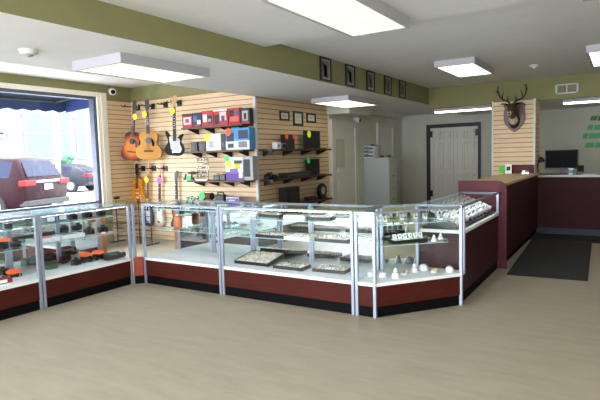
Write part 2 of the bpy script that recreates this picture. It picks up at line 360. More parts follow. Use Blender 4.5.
# ------------------------------------------------------------------ glass display cases
H = .965
def lerp2(a, b, t): return (a[0]+(b[0]-a[0])*t, a[1]+(b[1]-a[1])*t)
def inset(poly, d):
    n = len(poly); out = []
    for i in range(n):
        a, b, c = Vector(poly[i-1]), Vector(poly[i]), Vector(poly[(i+1) % n])
        e1, e2 = (b-a).normalized(), (c-b).normalized(); n1, n2 = Vector((-e1.y, e1.x)), Vector((-e2.y, e2.x))
        k = (n1+n2)/max(.2, 1+n1.dot(n2)); out.append(tuple(b+k*d))
    return out
def case(label, poly, loc, deck=.318, shelves=(), posts=None, red=m_red, floor_posts=(), kick_in=.012, mirror=(2,), strip=(0, 1)):
    """poly: footprint counter-clockwise, first edge = front. shelves: (z, polygon)"""
    t = thing('display_case', label, 'display case', (loc[0], loc[1], 0), 0, 'glass display cases')
    n = len(poly); P = [(p[0]-loc[0], p[1]-loc[1]) for p in poly]
    MB().prism(inset(P, kick_in+.004), 0, .10).build('toe_kick', m_kick, t)
    MB().prism(inset(P, .008), .10, deck-.031).build('base_panel', red, t)
    MB().prism(inset(P, .001), deck-.031, deck).build('deck', m_white, t)
    r = .012
    for i in range(n):
        a, c = Vector(P[i]), Vector(P[(i+1) % n]); e = (c-a).normalized(); nn = Vector((-e.y, e.x))
        a2, c2_ = a+nn*r, c+nn*r
        if i in mirror:
            L_ = (c-a).length; k_ = 2 if L_ > .7 else 1
            for j in range(k_):
                s0, s1 = a2.lerp(c2_, j/k_+.012/L_), a2.lerp(c2_, (j+1)/k_-.012/L_); s0 += nn*.008*j; s1 += nn*.008*j
                d_ = MB().quad((s0.x, s0.y, deck), (s1.x, s1.y, deck), (s1.x, s1.y, H-.026), (s0.x, s0.y, H-.026)).build('mirror_door', m_mirror, t)
                for p_ in (s0, s1):
                    B(p_.x+nn.x*.006-.011, p_.x+nn.x*.006+.011, p_.y+nn.y*.006-.011, p_.y+nn.y*.006+.011, deck, H-.026).build('stile', m_alu, d_)
            continue
        MB().quad((a2.x, a2.y, deck), (c2_.x, c2_.y, deck), (c2_.x, c2_.y, H-.02), (a2.x, a2.y, H-.02)).build('glass_panel', G_CASE, t)
    for i in range(n):
        if posts is not None and i not in posts: continue
        x, y = inset(P, .0125)[i]
        B(x-.0145, x+.0145, y-.0145, y+.0145, 0 if i in floor_posts else deck, H-.002).build('post', m_alu, t, .003)
    q = MB(); I2 = inset(P, .026)
    for i in range(n):
        j = (i+1) % n
        for z0, z1 in ((H-.026, H-.004),):
            q.add([(P[i][0], P[i][1], z0), (P[j][0], P[j][1], z0), (I2[j][0], I2[j][1], z0), (I2[i][0], I2[i][1], z0),
                   (P[i][0], P[i][1], z1), (P[j][0], P[j][1], z1), (I2[j][0], I2[j][1], z1), (I2[i][0], I2[i][1], z1)],
                  [(0,3,2,1),(4,5,6,7),(0,1,5,4),(1,2,6,5),(2,3,7,6),(3,0,4,7)])
    q.build('top_rail', m_alu, t)
    MB().prism(inset(P, .004), H-.004, H).build('top_glass', G_TOP, t)
    for z, sp in shelves:
        sp = [(p[0]-loc[0], p[1]-loc[1]) for p in sp]
        s = MB().prism(sp, z-.007, z)
        for i in range(2, len(s.m)): s.m[i] = 1
        s.build('shelf', [G_SHELF, m_edge], t)
    if strip:  # added glowing bar under the top rail, lifts the deck brightness
        a, c = Vector(P[strip[0]]), Vector(P[strip[1]]); e = (c-a).normalized(); nn = Vector((-e.y, e.x)); a, c = a+e*.05+nn*.03, c-e*.05+nn*.03; k = nn*.014
        MB().add([(a.x, a.y, H-.03), (c.x, c.y, H-.03), (c.x+k.x, c.y+k.y, H-.03), (a.x+k.x, a.y+k.y, H-.03), (a.x, a.y, H-.024), (c.x, c.y, H-.024), (c.x+k.x, c.y+k.y, H-.024), (a.x+k.x, a.y+k.y, H-.024)],
                 [(0,3,2,1),(4,5,6,7),(0,1,5,4),(1,2,6,5),(2,3,7,6),(3,0,4,7)]).build('added_light_strip', m_case_glow, t)
    return t
def rect(x0, x1, y0, y1): return [(x0, y0), (x1, y0), (x1, y1), (x0, y1)]
FX, FY, DP = -4.97, 4.19, .60          # front planes of the two long runs
def bars(t, pts):                      # slotted shelf standards at the back of a case
    for x, y in pts: B(x-t.location.x-.01, x-t.location.x+.01, y-t.location.y-.008, y-t.location.y+.008, .318, H-.03).build('shelf_standard', m_alu, t)
S1, S2 = .63, .825
# run along the window: front faces +x, so the first edge runs along +y
cA = case('glass display case cut by the left edge, cameras on its shelves', [(FX, 1.25), (FX, 2.955), (FX-DP, 2.955), (FX-DP, 1.25)], (FX-.25, 2.1), shelves=[(S1, rect(FX-DP+.03, FX-.14, 1.29, 2.92)), (S2, rect(FX-DP+.03, FX-.2, 1.29, 2.92))], floor_posts=(0, 1))
cB = case('glass display case along the window with black gear under orange tags', [(FX, 2.97), (FX, 4.10), (FX-DP, 4.10), (FX-DP, 2.97)], (FX-.25, 3.5), shelves=[(S1, rect(FX-DP+.03, FX-.14, 3.01, 4.06)), (S2, rect(FX-DP+.03, FX-.2, 3.01, 4.06))], floor_posts=(0, 1))
cC = case('nearly empty glass display case below the hanging guitars', rect(-4.875, -3.668, FY, FY+DP), (-4.27, FY+.25), shelves=[(S1, rect(-4.84, -3.70, FY+.2, FY+DP-.03)), (.893, rect(-4.84, -3.70, FY+.14, FY+DP-.03))], floor_posts=(0, 1))
cD = case('wide glass display case filled with jewelry trays', rect(-3.652, -2.075, FY, FY+DP), (-2.86, FY+.25), shelves=[(S1, rect(-3.62, -2.11, FY+.16, FY+DP-.03)), (S2, rect(-3.62, -2.11, FY+.16, FY+DP-.03))], floor_posts=(0, 1))
PE = [(-2.06, FY), (-1.865, FY), (-1.287, 4.93), (-1.287, 5.045), (-1.765, 5.045), (-2.06, 4.79)]
SE = [(-2.03, FY+.10), (-1.90, FY+.10), (-1.40, 4.85), (-1.40, 5.02), (-1.76, 5.02), (-2.03, 4.75)]
cE = case('angled corner glass case with white ring stands on its deck', PE, (-1.7, 4.7), shelves=[(S1, [(-2.03, FY+.13), (-1.92, FY+.13), (-1.39, 4.83), (-1.45, 5.0), (-1.76, 5.02), (-2.03, 4.75)]), (S2, SE)], floor_posts=(0, 1, 2), mirror=(4,), strip=(1, 2))
PF = rect(-1.772, -1.30, 5.06, 6.705); PF = [PF[1], PF[2], PF[3], PF[0]]
cF = case('shallow glass top case with bracelet rolls, ending at the burgundy counter', PF, (-1.53, 5.9), deck=.705, red=m_purple, floor_posts=(), mirror=())
t = thing('corner_filler', 'cherry laminate filler post between the two runs of display cases', 'filler panel', (-4.93, 4.13, 0), 0)
MB().prism([(-.035, -.02), (-.005, -.02), (.05, .045), (.05, .075), (-.035, .075)], .1, .318).build('panel', mat('filler_red', (150, 56, 36), .4, 0, .1, 8), t)
MB().prism([(-.035, -.012), (-.008, -.012), (.048, .05), (.048, .075), (-.035, .075)], 0, .1).build('toe_kick', m_kick, t)
B(-.034, -.006, -.018, .01, .318, H).build('post', m_alu, t)
m_wood = mat('orange_wood_post', (206, 122, 76), .45, 0, .1, 8, (1, 1, .2))
for x_, y_ in ((-.63, .02), (.03, .66)): B(x_-.03, x_+.03, y_-.03, y_+.03, 0, H-.01).build('wood_post', m_wood, t, .004)
MB().prism([(-.63, -.025), (-.04, -.025), (.05, .065), (.05, .66), (-.63, .66)], H-.008, H-.001).build('top_glass', G_TOP, t)

# burgundy tall counter and its end panel
t = thing('tall_counter', 'burgundy counter with tan top running back to the slat pillar', 'counter', (-1.53, 8.3, 0), 0)
x0, x1, y0, y1 = -1.80, -1.21, 6.715, 9.90; L = t.location
ep = [(x0-L.x, 0), (x1-L.x, 0), (x1-L.x, .985)] + [(x1-.115-L.x+.115*math.cos(a), .985+.115*math.sin(a)) for a in (PI/8, PI/4, 3*PI/8, PI/2)] + [(x0-L.x, 1.10)]
MB().prism(ep, y0-L.y, y0+.045-L.y, 'y').build('end_panel', mat('burgundy_end_panel', (92, 41, 50), .5, 0, .08, 8, (1, 1, 5), spec=.2), t, .004)
B(x0-L.x+.03, -1.27-L.x, y0+.045-L.y, y1-.02-L.y, .09, 1.03).build('body', m_purple, t)
B(x0-L.x+.05, -1.29-L.x, y0+.045-L.y, y1-.02-L.y, 0, .09).build('toe_kick', m_kick, t)
B(x0-L.x, -1.235-L.x, y0+.045-L.y, y1-L.y-.02, 1.03, 1.065).build('top', mat('tan_laminate', (204, 176, 130), .35, 0, .06), t, .005)
B(x0-L.x+.02, -1.33-L.x, y1-.045-L.y, y1-.02-L.y, 1.065, 1.21).build('backsplash', mat('burgundy_end_panel', (92, 40, 52)), t)
a, c = UY(498.5, 168.5, 9.8), UY(504.5, 177, 9.8)
t = thing('flyer_card', 'bright green card standing on the tall burgundy counter', 'card', (-1.80+.1, 9.72, 1.065)); a, c = UY(499, 169, 9.72), UY(504, 178, 9.72)
t.location = ((a.x+c.x)/2, 9.72, 1.065)
MB().box(-.045, .045, -.002, .002, 0, .14).xf(Matrix.Rotation(-.15, 4, 'X')).build('card', mat('lime_card', (90, 200, 60), .6), t); B(-.045, .045, -.01, .04, 0, .003).build('foot', m_white, t)
t = thing('flyer_card', 'white card with a dark picture standing on the tall counter', 'card'); a, c = UY(505, 169, 9.72), UY(511, 178, 9.72); t.location = ((a.x+c.x)/2, 9.74, 1.065)
q = MB(); q.box(-.055, .055, -.002, .002, 0, .16); q.box(-.03, .035, -.0035, -.002, .05, .12, 1); q.xf(Matrix.Rotation(-.12, 4, 'X')).build('card', [m_white, mat('card_dark', (36, 40, 54), .5)], t); B(-.05, .05, -.01, .04, 0, .003).build('foot', m_white, t)
t = thing('card_holder', 'low clear holder of white cards at the end of the tall counter', 'card holder'); a = UY(523.5, 177.5, 9.6); t.location = (-1.42, 9.55, 1.065)
B(-.06, .06, -.035, .035, 0, .02).build('holder', m_silver, t); B(-.05, -.005, -.02, .02, .02, .06).build('cards', m_white, t); B(.005, .05, -.02, .02, .02, .055).build('cards', mat('card_grey', (120, 125, 135)), t)

# service counter
t = thing('service_counter', 'long burgundy service counter with pale top before the green signed wall', 'counter', (1, 10.2, 0)); L = t.location
B(-1.295-L.x, XR-.01-L.x, -.28, .35, .10, .985).build('front_panel', m_purple, t); B(-1.28-L.x, XR-.01-L.x, -.26, .34, 0, .10).build('toe_kick', mat('navy_kick', (30, 36, 66), .5), t)
B(-1.30-L.x, XR-.01-L.x, -.31, .38, .985, 1.025).build('top', mat('pale_top', (196, 192, 184), .4), t, .005)
# things on it
y = 10.2
t = thing('monitor', 'black flat computer monitor on the service counter', 'monitor'); a, c = UY(545, 150, y), UY(578.5, 169, y); t.location = ((a.x+c.x)/2, y, 1.025)
w = (c.x-a.x)/2; zt = a.z-1.025; zb = c.z-1.025
B(-w, w, -.02, .015, zb, zt).build('casing', m_black, t, .006); B(-w+.015, w-.015, -.0215, -.02, zb+.025, zt-.015).build('screen', mat('monitor_screen', (5, 5, 7), .45, 0, .02, spec=.05), t); B(-.03, .03, .0, .03, .01, zb+.05).build('neck', m_black, t); B(-.11, .11, -.08, .08, 0, .012).build('base', m_black, t, .004)
t = thing('desk_lamp', 'small black desk lamp beside the monitor', 'lamp'); a = UY(538.5, 172, y); t.location = (a.x, y, 1.025)
MB().lathe([(.07, 0), (.07, .015), (.015, .025)], 18).build('base', m_black, t); MB().tube([(0, 0, .02), (-.02, 0, .13), (0, -.01, .24), (.03, -.02, .28)], .009).build('arm', m_black, t); MB().tube([(.035, -.02, .31), (.045, -.03, .265), (.05, -.035, .22)], [.02, .05, .06], 16).build('shade', m_black, t)
t = thing('keyboard', 'grey keyboard lying before the monitor', 'keyboard'); a = UY(549, 173, 10.02); t.location = (a.x+.06, 10.02, 1.025)
B(-.2, .2, -.06, .06, 0, .018).build('case', m_dark, t, .004)
q = MB()
for i in range(12):
    for j in range(4): q.box(-.185+i*.031, -.16+i*.031, -.05+j*.026, -.03+j*.026, .018, .024)
q.build('keys', mat('key_grey', (96, 94, 92)), t)
t = thing('paper_cup', 'blue and white cup on the service counter', 'cup'); a = UY(571, 174, 10.0); t.location = (a.x, 10.0, 1.025)
q = MB(); q.lathe([(.036, 0), (.046, .11), (.04, .11), (.034, .01)], 18); q.lathe([(.0395, .03), (.0445, .085)], 18, m=1); q.build('cup', [m_white, mat('cup_blue', (92, 150, 205), .5)], t)
t = thing('card_terminal', 'small black card terminal beside the monitor', 'card terminal'); a = UY(580.5, 174, y); t.location = (a.x, y-.05, 1.025)
MB().prism([(-.06, 0), (.08, 0), (.08, .15), (.03, .15), (-.06, .05)], -.05, .05, 'x').build('body', m_black, t, .006); B(-.03, .03, .02, .06, .15, .154).build('screen', m_dark, t)
t = thing('paper_stack', 'stack of pale papers on the service counter by the terminal', 'papers'); a = UY(589, 174, 10.1); t.location = (a.x, 10.1, 1.025)
for i in range(3): MB().box(-.1, .1, -.13, .13, i*.007, i*.007+.006).xf(Matrix.Rotation(.1*i, 4, 'Z')).build('sheets', solid((178-12*i, 184-10*i, 198)), t)

# green slanted-bar wall sign
m_sign = mat('sign_green', (74, 176, 112), .5)
m_sign2 = mat('sign_dark_green', (58, 112, 62), .5)
t = thing('wall_sign', 'green wall sign of slanted bars above the service counter', 'sign'); c = UY(597, 132, YD-.02); t.location = c
rows = [(116, 120.6, 590, [(6.3, 1), (19, 1), (9, 0)]), (124.8, 130, 586.8, [(5.2, 0), (23, 0), (9, 0)]), (133.3, 138.8, 582.2, [(5, 0), (26, 0), (12, 0)]), (142.5, 147.6, 585, [(8.4, 0), (20, 0), (10, 0)])]
for va, vb, u0, segs in rows:
    u = u0
    for wd, k in segs:
        a, b2, d = UY(u+1.3, va, YD-.02), UY(u+wd+1.3, va, YD-.02), UY(u, vb, YD-.02)
        sx = d.x-a.x; z1, z0 = a.z-c.z, d.z-c.z; xa, xb_ = a.x-c.x, b2.x-c.x
        MB().prism([(xa+sx, z0), (xb_+sx, z0), (xb_, z1), (xa, z1)], -.012, .02, 'y').build('bar', m_sign2 if k else m_sign, t)
        u += wd+1.4

# floor mats
m_mat = mat('charcoal_mat', (44, 43, 45), .95, 0, .25, 160, bump=.4)
t = thing('floor_mat', 'charcoal floor mat beside the burgundy counter', 'mat', (-.75, 7.8, 0)); q = MB().prism([(-.40, -1.40), (.44, -1.35), (.36, 1.28), (-.50, 1.28)], 0, .008); q.build('mat', m_mat, t, .003)
q = MB()
for a_, b_ in (((-.40, -1.40), (.44, -1.35)), ((.44, -1.35), (.36, 1.28)), ((-.50, 1.28), (-.40, -1.40))):
    dx, dy = b_[0]-a_[0], b_[1]-a_[1]; l = math.hypot(dx, dy); nx, ny = -dy/l*.03, dx/l*.03
    q.prism([a_, b_, (b_[0]+nx, b_[1]+ny), (a_[0]+nx, a_[1]+ny)], .0, .0095)
q.build('border', mat('mat_rubber', (28, 28, 30), .8), t)
t = thing('floor_mat', 'dark floor mat running along the service counter front', 'mat', (.6, 9.48, 0)); B(-1.9, 2.2, -.37, .36, 0, .008).build('mat', m_mat, t, .003); q = MB(); q.box(-1.9, 2.2, -.372, -.34, 0, .0095); q.build('border', mat('mat_rubber', (28, 28, 30), .8), t)

# grey cabinet and things by the closet wall
def cab():
    y0 = 10.62; a, c = UY(360.5, 158, y0), UY(388.5, 158, y0); x0, x1 = -4.945, c.x; z = a.z
    x0 = min(a.x, x1-.4); x0 = max(x0, -4.945)
    t = thing('filing_cabinet', 'tall grey filing cabinet standing against the closet wall', 'filing cabinet', ((x0+x1)/2, y0+.23, 0)); w = (x1-x0)/2
    B(-w, w, -.23, .23, 0, z).build('body', mat('cabinet_grey', (190, 196, 198), .45, 0, .02), t, .005)
    for i in range(5):
        zz = .05+i*(z-.08)/5; d = B(w, w+.015, -.215, .215, zz, zz+(z-.08)/5-.02).build('drawer', mat('drawer_grey', (186, 186, 176), .45), t)
        B(w+.015, w+.035, -.06, .06, zz+.14, zz+.165).build('handle', m_silver, d)
    return t, x0, x1, z, y0
cb, cx0, cx1, cz, cy0 = cab()
a, c = UY(361.5, 146, cy0+.1), UY(374.5, 157.5, cy0+.1)
t = thing('paper_sorter', 'small white paper sorter with grey slots on the filing cabinet', 'paper sorter', ((a.x+c.x)/2+.02, cy0+.16, cz)); w, hh = (c.x-a.x)/2, a.z-c.z
q = MB(); q.box(-w, -w+.02, -.13, .13, 0, hh); q.box(w-.02, w, -.13, .13, 0, hh); q.box(-w, w, .11, .13, 0, hh)
for i in range(4): q.box(-w, w, -.13, .13, i*(hh-.015)/3, i*(hh-.015)/3+.015)
q.build('shell', m_white, t)
for i in range(3): B(-w+.025, w-.025, -.12, .1, i*(hh-.015)/3+.016, i*(hh-.015)/3+.016+hh*.15).build('paper_pile', solid((118, 124, 142)), t)
for k, (u, lab) in enumerate(((381, 'small dark stapler on the filing cabinet beside the sorter'), (389.3, 'small black tape dispenser at the corner of the filing cabinet'))):
    a = UY(u, 157, cy0+.1); t = thing(('stapler', 'tape_dispenser')[k], lab, ('stapler', 'tape dispenser')[k], (min(a.x, cx1-.05), cy0+.15, cz))
    B(-.03, .03, -.06, .06, 0, .02).build('base', m_black, t); MB().prism([(-.05, .02), (.05, .02), (.03, .05), (-.05, .035)], -.02, .02, 'x').build('top', m_dark, t)
t = thing('phone_box', 'tiny dark box on top of the white paper sorter', 'box', (a.x-.2, cy0+.16, cz+hh)); t.location.x = (UY(372.5, 145, cy0+.16)).x; B(-.03, .03, -.04, .04, 0, .03).build('body', m_black, t, .003); B(-.025, .025, -.035, .035, .03, .034).build('lid', m_dark, t)
# ------------------------------------------------------------------ guitars on the slat wall
WY = YG-.02                                   # face of the slat boards
def gw(u, v, off): return UY(u, v, WY-off)
def half(pts): return [(x, z) for x, z in pts] + [(-x, z) for x, z in pts[::-1] if abs(x) > 1e-6]
ACO = smooth_poly(half([(0, 0), (.10, .004), (.172, .045), (.197, .125), (.175, .205), (.128, .265), (.122, .32), (.142, .385), (.13, .45), (.075, .492), (.028, .50)]), 4)
STRAT = smooth_poly([(-.04, .005), (.06, 0), (.125, .03), (.157, .10), (.14, .18), (.105, .235), (.118, .30), (.145, .355), (.125, .375), (.075, .345), (.035, .30), (-.035, .30), (-.075, .36), (-.12, .415), (-.15, .41), (-.14, .35), (-.112, .275), (-.112, .22), (-.155, .15), (-.165, .08), (-.125, .025)], 4)
def scale2(p, s, c=(0, 0)): return [(c[0]+(x-c[0])*s, c[1]+(z-c[1])*s) for x, z in p]
def neck_parts(t, z0, z1, wood, head, peg=m_silver, style='3'):
    MB().prism([(-.028, z0), (.028, z0), (.022, z1), (-.022, z1)], -.135, -.105, 'y').build('neck', wood, t, .004)
    q = MB(); q.prism([(-.026, z0-.04), (.026, z0-.04), (.0205, z1), (-.0205, z1)], -.141, -.135, 'y')
    for k in range(9): z = z1-(z1-z0)*(1-.94**(k*2.2+1)); q.box(-.022, .022, -.1425, -.141, z, z+.003, 1)
    q.build('fretboard', [mat('rosewood', (58, 38, 30), .45), m_silver], t)
    if style == '3': hp = [(-.022, z1), (.022, z1), (.036, z1+.03), (.034, z1+.17), (.01, z1+.18), (-.01, z1+.18), (-.034, z1+.17), (-.036, z1+.03)]
    else: hp = smooth_poly([(-.022, z1), (.022, z1), (.026, z1+.05), (.045, z1+.10), (.05, z1+.17), (.02, z1+.2), (-.02, z1+.165), (-.035, z1+.10), (-.03, z1+.04)], 3)
    MB().prism(hp, -.13, -.113, 'y').build('headstock', head, t, .003)
    for k in range(6):
        if style == '3': s = -1 if k < 3 else 1; z = z1+.045+.045*(k % 3); x = s*.036
        else: s = -1; z = z1+.04+.024*k; x = -.034
        MB().tube([(x, -.121, z), (x+s*.018, -.121, z)], .004, 6).ball((x+s*.024, -.121, z), .008, .006, .01).build('tuning_peg', peg, t)
def acoustic(label, head, foot, ratio, body_m, side_m, guard, off=.12, yaw=0, lab_group='guitars hanging on the slat wall'):
    a, c = gw(*head, off), gw(*foot, off); v = Vector((a.x-c.x, 0, a.z-c.z)); s = v.length/1.04; ang = math.atan2(v.x, v.z)
    t = thing('acoustic_guitar', label, 'guitar', (c.x, WY-off+.12, c.z), 0, lab_group, (0, ang, yaw))
    bp = [(x*ratio, z) for x, z in ACO]
    q = MB(); q.prism(bp, -.115, -.02, 'y', 1); q.prism(scale2(bp, .985, (0, .2)), -.1165, -.115, 'y', 0); q.build('body', [body_m, side_m], t, .004)
    q = MB(); q.lathe([(.062, -.1185), (.062, -.1165)], 24, (0, 0, .335), 1, 'y'); q.lathe([(.05, -.1195), (.05, -.1165)], 24, (0, 0, .335), 0, 'y'); q.build('sound_hole', [m_gloss, mat('rosette', (150, 110, 70), .4)], t)
    MB().prism(smooth_poly([(.035, .37), (.075, .355), (.105, .30), (.10, .24), (.07, .235), (.058, .285)], 4), -.119, -.1165, 'y').build('pickguard', guard, t)
    MB().prism([(-.085, .135), (.085, .135), (.075, .165), (-.075, .165)], -.126, -.1165, 'y').build('bridge', mat('rosewood', (58, 38, 30), .45), t, .002)
    neck_parts(t, .49, .86, mat('neck_wood', (96, 58, 36), .4), mat('head_dark', (52, 34, 28), .35))
    q = MB()
    for k in range(6): x = (k-2.5)*.0095; q.tube([(x, -.13, .15), (x*.8, -.145, .86)], .0009, 4)
    q.build('strings', m_silver, t)
    for ch in kids(t): ch.scale = (1, 1, 1)
    t.scale = (s, 1, s)
    return t
def sunburst():
    m = bpy.data.materials.new('sunburst'); m.use_nodes = True; nt = m.node_tree; b = nt.nodes['Principled BSDF']; b.inputs['Roughness'].default_value = .5; b.inputs['Specular IOR Level'].default_value = .2
    tc = nt.nodes.new('ShaderNodeTexCoord'); mp = nt.nodes.new('ShaderNodeMapping'); mp.inputs['Location'].default_value = (0, .3, -.95); mp.inputs['Scale'].default_value = (4.6, 2.6, 4.2)
    g = nt.nodes.new('ShaderNodeTexGradient'); g.gradient_type = 'SPHERICAL'; cr = nt.nodes.new('ShaderNodeValToRGB')
    e = cr.color_ramp.elements; e[0].color = lin((74, 24, 14)); e[1].color = lin((222, 126, 34)); e[0].position = .02; e[1].position = .55
    k = e.new(.25); k.color = lin((160, 66, 20))
    nt.links.new(tc.outputs['Object'], mp.inputs[0]); nt.links.new(mp.outputs[0], g.inputs[0]); nt.links.new(g.outputs['Fac'], cr.inputs[0]); nt.links.new(cr.outputs[0], b.inputs['Base Color'])
    return m
acoustic('sunburst acoustic guitar hanging nearest the room corner', (130.6, 100), (128.6, 160.6), 1.0, sunburst(), mat('guitar_side_dark', (96, 44, 22), .3), mat('guard_dark', (60, 26, 18), .3), .34, .4)
acoustic('natural blond acoustic guitar with a dark pickguard hanging beside the sunburst one', (143, 99.5), (145.4, 159.8), 1.14, mat('blond_spruce', (204, 146, 72), .5, 0, .05, 12, (8, 1, 1), spec=.2), mat('guitar_side', (150, 92, 48), .3), mat('guard_black', (14, 13, 13), .6, spec=.1), .28, .6)
def electric(label, head, foot, body, guard, headm, neckm, style='6', nl=.82, sx=1, off=.11, yaw=0, outline=None):
    a, c = gw(*head, off), gw(*foot, off); v = Vector((a.x-c.x, 0, a.z-c.z)); s = v.length/(nl+.18); ang = math.atan2(v.x, v.z)
    t = thing('electric_guitar', label, 'guitar', (c.x, WY-off+.11, c.z), 0, 'guitars hanging on the slat wall', (0, ang, yaw))
    MB().prism([(x, z) for x, z in (outline or STRAT)], -.125, -.08, 'y').build('body', body, t, .006)
    gp = smooth_poly([(.02, .06), (.085, .055), (.115, .12), (.085, .2), (.085, .27), (.05, .30), (-.03, .31), (-.075, .33), (-.085, .27), (-.07, .2), (-.06, .12), (-.02, .09)], 3)
    MB().prism(gp, -.129, -.125, 'y').build('pickguard', guard, t)
    for z, r in ((.12, .12), (.185, 0), (.25, 0)):
        MB().box(-.04, .04, -.135, -.129, -.009, .009).xf(Matrix.Translation((0, 0, z)) @ Matrix.Rotation(r, 4, 'Y')).build('pickup', m_cream if guard is not m_gloss else m_black, t, .003)
    B(-.04, .04, -.14, -.125, .055, .085).build('bridge', m_silver, t, .002)
    for x, z in ((.075, .15), (.09, .11), (.085, .07)): MB().lathe([(.012, -.142), (.012, -.129)], 12, (x, 0, z), 0, 'y').build('knob', m_white, t)
    neck_parts(t, .29, nl, neckm, headm, m_silver, style)
    t.scale = (s*sx, 1, s)
    return t
m_maple = mat('maple_neck', (206, 160, 110), .35)
electric('black electric guitar with a white pickguard hanging on the slat wall', (170.0, 96.5), (171.6, 156), mat('guitar_black', (12, 12, 14), .4, spec=.2), mat('pearl_guard', (214, 214, 220), .5), m_maple, mat('rosewood', (58, 38, 30)), '6', .82, 1.05, .24, .6)
electric('yellow flame-topped guitar with a dark headstock hanging low near the corner', (137, 163.5), (138.6, 205), mat('flame_amber', (226, 150, 26), .4, 0, .4, 14, (1, 1, 3)), mat('flame_guard', (226, 130, 24), .25, 0, .3, 14), m_steel, mat('neck_wood', (96, 58, 36)), '3', .46, .9, .06, 0, [(x*.88, z*.84) for x, z in ACO])
electric('guitar with a pale headstock and a yellow tag in the lower row', (149, 164), (148.6, 226), mat('body_blue', (40, 80, 150), .25), m_white, m_maple, m_maple, '6', .82, .62, .05)
electric('guitar with a pale headstock and a pink tag in the lower row', (160.2, 164), (159.8, 226), mat('body_cream', (220, 208, 190), .25), m_white, m_maple, mat('neck_wood', (96, 58, 36)), '6', .82, .62, .05)
electric('bass with a black headstock standing low beside the third shelf', (176.6, 171.5), (177.2, 232), m_gloss, m_gloss, m_black, mat('rosewood', (58, 38, 30)), '6', .82, .8, .05)
def hanger(label, u, v, ln=0):
    p = gw(u, v, 0); t = thing('guitar_hanger', label, 'guitar hanger', (p.x, WY, p.z), 0, 'guitar hangers on the slat wall')
    B(-.05, .05, -.018, 0, -.05, .05).build('plate', m_black, t, .004)
    MB().tube([(0, -.015, 0), (0, -.10-ln, 0)], .011).build('arm', m_black, t)
    MB().tube([(-.045, -.16-ln, .02), (-.045, -.125-ln, 0), (0, -.10-ln, 0), (.045, -.125-ln, 0), (.045, -.16-ln, .02)], .010).build('fork', m_black, t)
for l, u, v in (('black hanger at the top beside the sunburst guitar headstock', 138.5, 107.6), ('black hanger at the top beside the blond guitar headstock', 153, 106.4), ('empty black hanger between the blond acoustic and the black electric guitar', 166, 104.6),
                ('black hanger at the top beside the black electric guitar headstock', 179.6, 103), ('lower black hanger beside the yellow flame-topped guitar', 143.6, 168.5), ('lower black hanger between the yellow-tagged and pink-tagged guitars', 154.4, 168.5), ('lower black hanger to the other side of the pink-tagged guitar', 165.8, 168.5)):
    hanger(l, u, v, .2 if 'sunburst' in l else .14 if 'blond guitar' in l else .1 if 'electric guitar head' in l else 0)
NEON = {'yellow': (226, 236, 40), 'green': (60, 214, 110), 'pink': (240, 70, 170), 'orange': (246, 92, 44)}
def price_tag(label, p, r, col, normal='y'):
    t = thing('price_tag', label, 'price tag', p, PI/2 if normal == 'x' else 0, 'neon price tags')
    n = 14; poly = [(r*(1+.12*(k % 2))*math.cos(2*PI*k/n), r*(1+.12*(k % 2))*math.sin(2*PI*k/n)) for k in range(n)]
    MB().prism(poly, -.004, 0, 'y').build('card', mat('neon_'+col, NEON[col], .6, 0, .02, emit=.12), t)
    MB().tube([(0, -.001, r*.9), (0, .002, r*1.5)], .002, 5).build('string', m_white, t)
for l, u, v, r, col in (('yellow starburst price tag on the sunburst guitar neck', 135, 116.8, .05, 'yellow'), ('yellow starburst price tag on the blond guitar neck', 144.6, 114.5, .05, 'yellow'), ('yellow starburst price tag on the black electric guitar headstock', 172.4, 111, .055, 'yellow'),
                        ('yellow starburst price tag on the lower guitar neck beside the flame-topped one', 146.4, 179.8, .055, 'yellow'), ('hot pink price tag on a lower guitar neck', 159.5, 180.3, .055, 'pink')):
    price_tag(l, gw(u, v, .365 if 'sunburst' in l else .31 if 'blond' in l else .26 if 'electric' in l else .095), r, col)

# ------------------------------------------------------------------ shelves and goods on the guitar wall
def shelf(label, wall, zc, a0, a1, dep, nbr):
    if wall == 'g': t = thing('wall_shelf', label, 'shelf', ((a0+a1)/2, WY, zc), 0, 'wooden shelves on the slat walls')
    else: t = thing('wall_shelf', label, 'shelf', (XS+.02, (a0+a1)/2, zc), PI/2, 'wooden shelves on the slat walls')
    w = (a1-a0)/2
    B(-w, w, -dep, -.004, -.028, 0).build('board', m_shelfw if wall == 'g' else mat('shelf_wood_dark', (60, 38, 30), .5), t, .003)
    for k in range(nbr):
        x = -w+.12+k*(2*w-.24)/(nbr-1)
        MB().prism([(0, -.028), (-dep+.05, -.028), (-dep+.05, -.042), (-.02, -.11), (0, -.11)], x-.008, x+.008, 'x').build('bracket', m_steel, t)
    return t
SD = .30
GZ = [gw(218, 125.2, SD).z, gw(218, 150.4, SD).z, gw(222, 180.6, SD).z, gw(222, 205, SD).z+.01]
gx0 = [gw(181, 128, SD).x, gw(184, 152, SD).x, gw(187, 181, SD).x, gw(190, 205, SD).x]
for k, l in enumerate(('top wooden shelf on the guitar wall, lined with red game boxes', 'second wooden shelf on the guitar wall, below the red game boxes', 'third wooden shelf on the guitar wall with drill parts and a purple box', 'lowest shelf on the guitar wall just above the glass cases')):
    shelf(l, 'g', GZ[k], gx0[k], XS-.03, SD, 4)
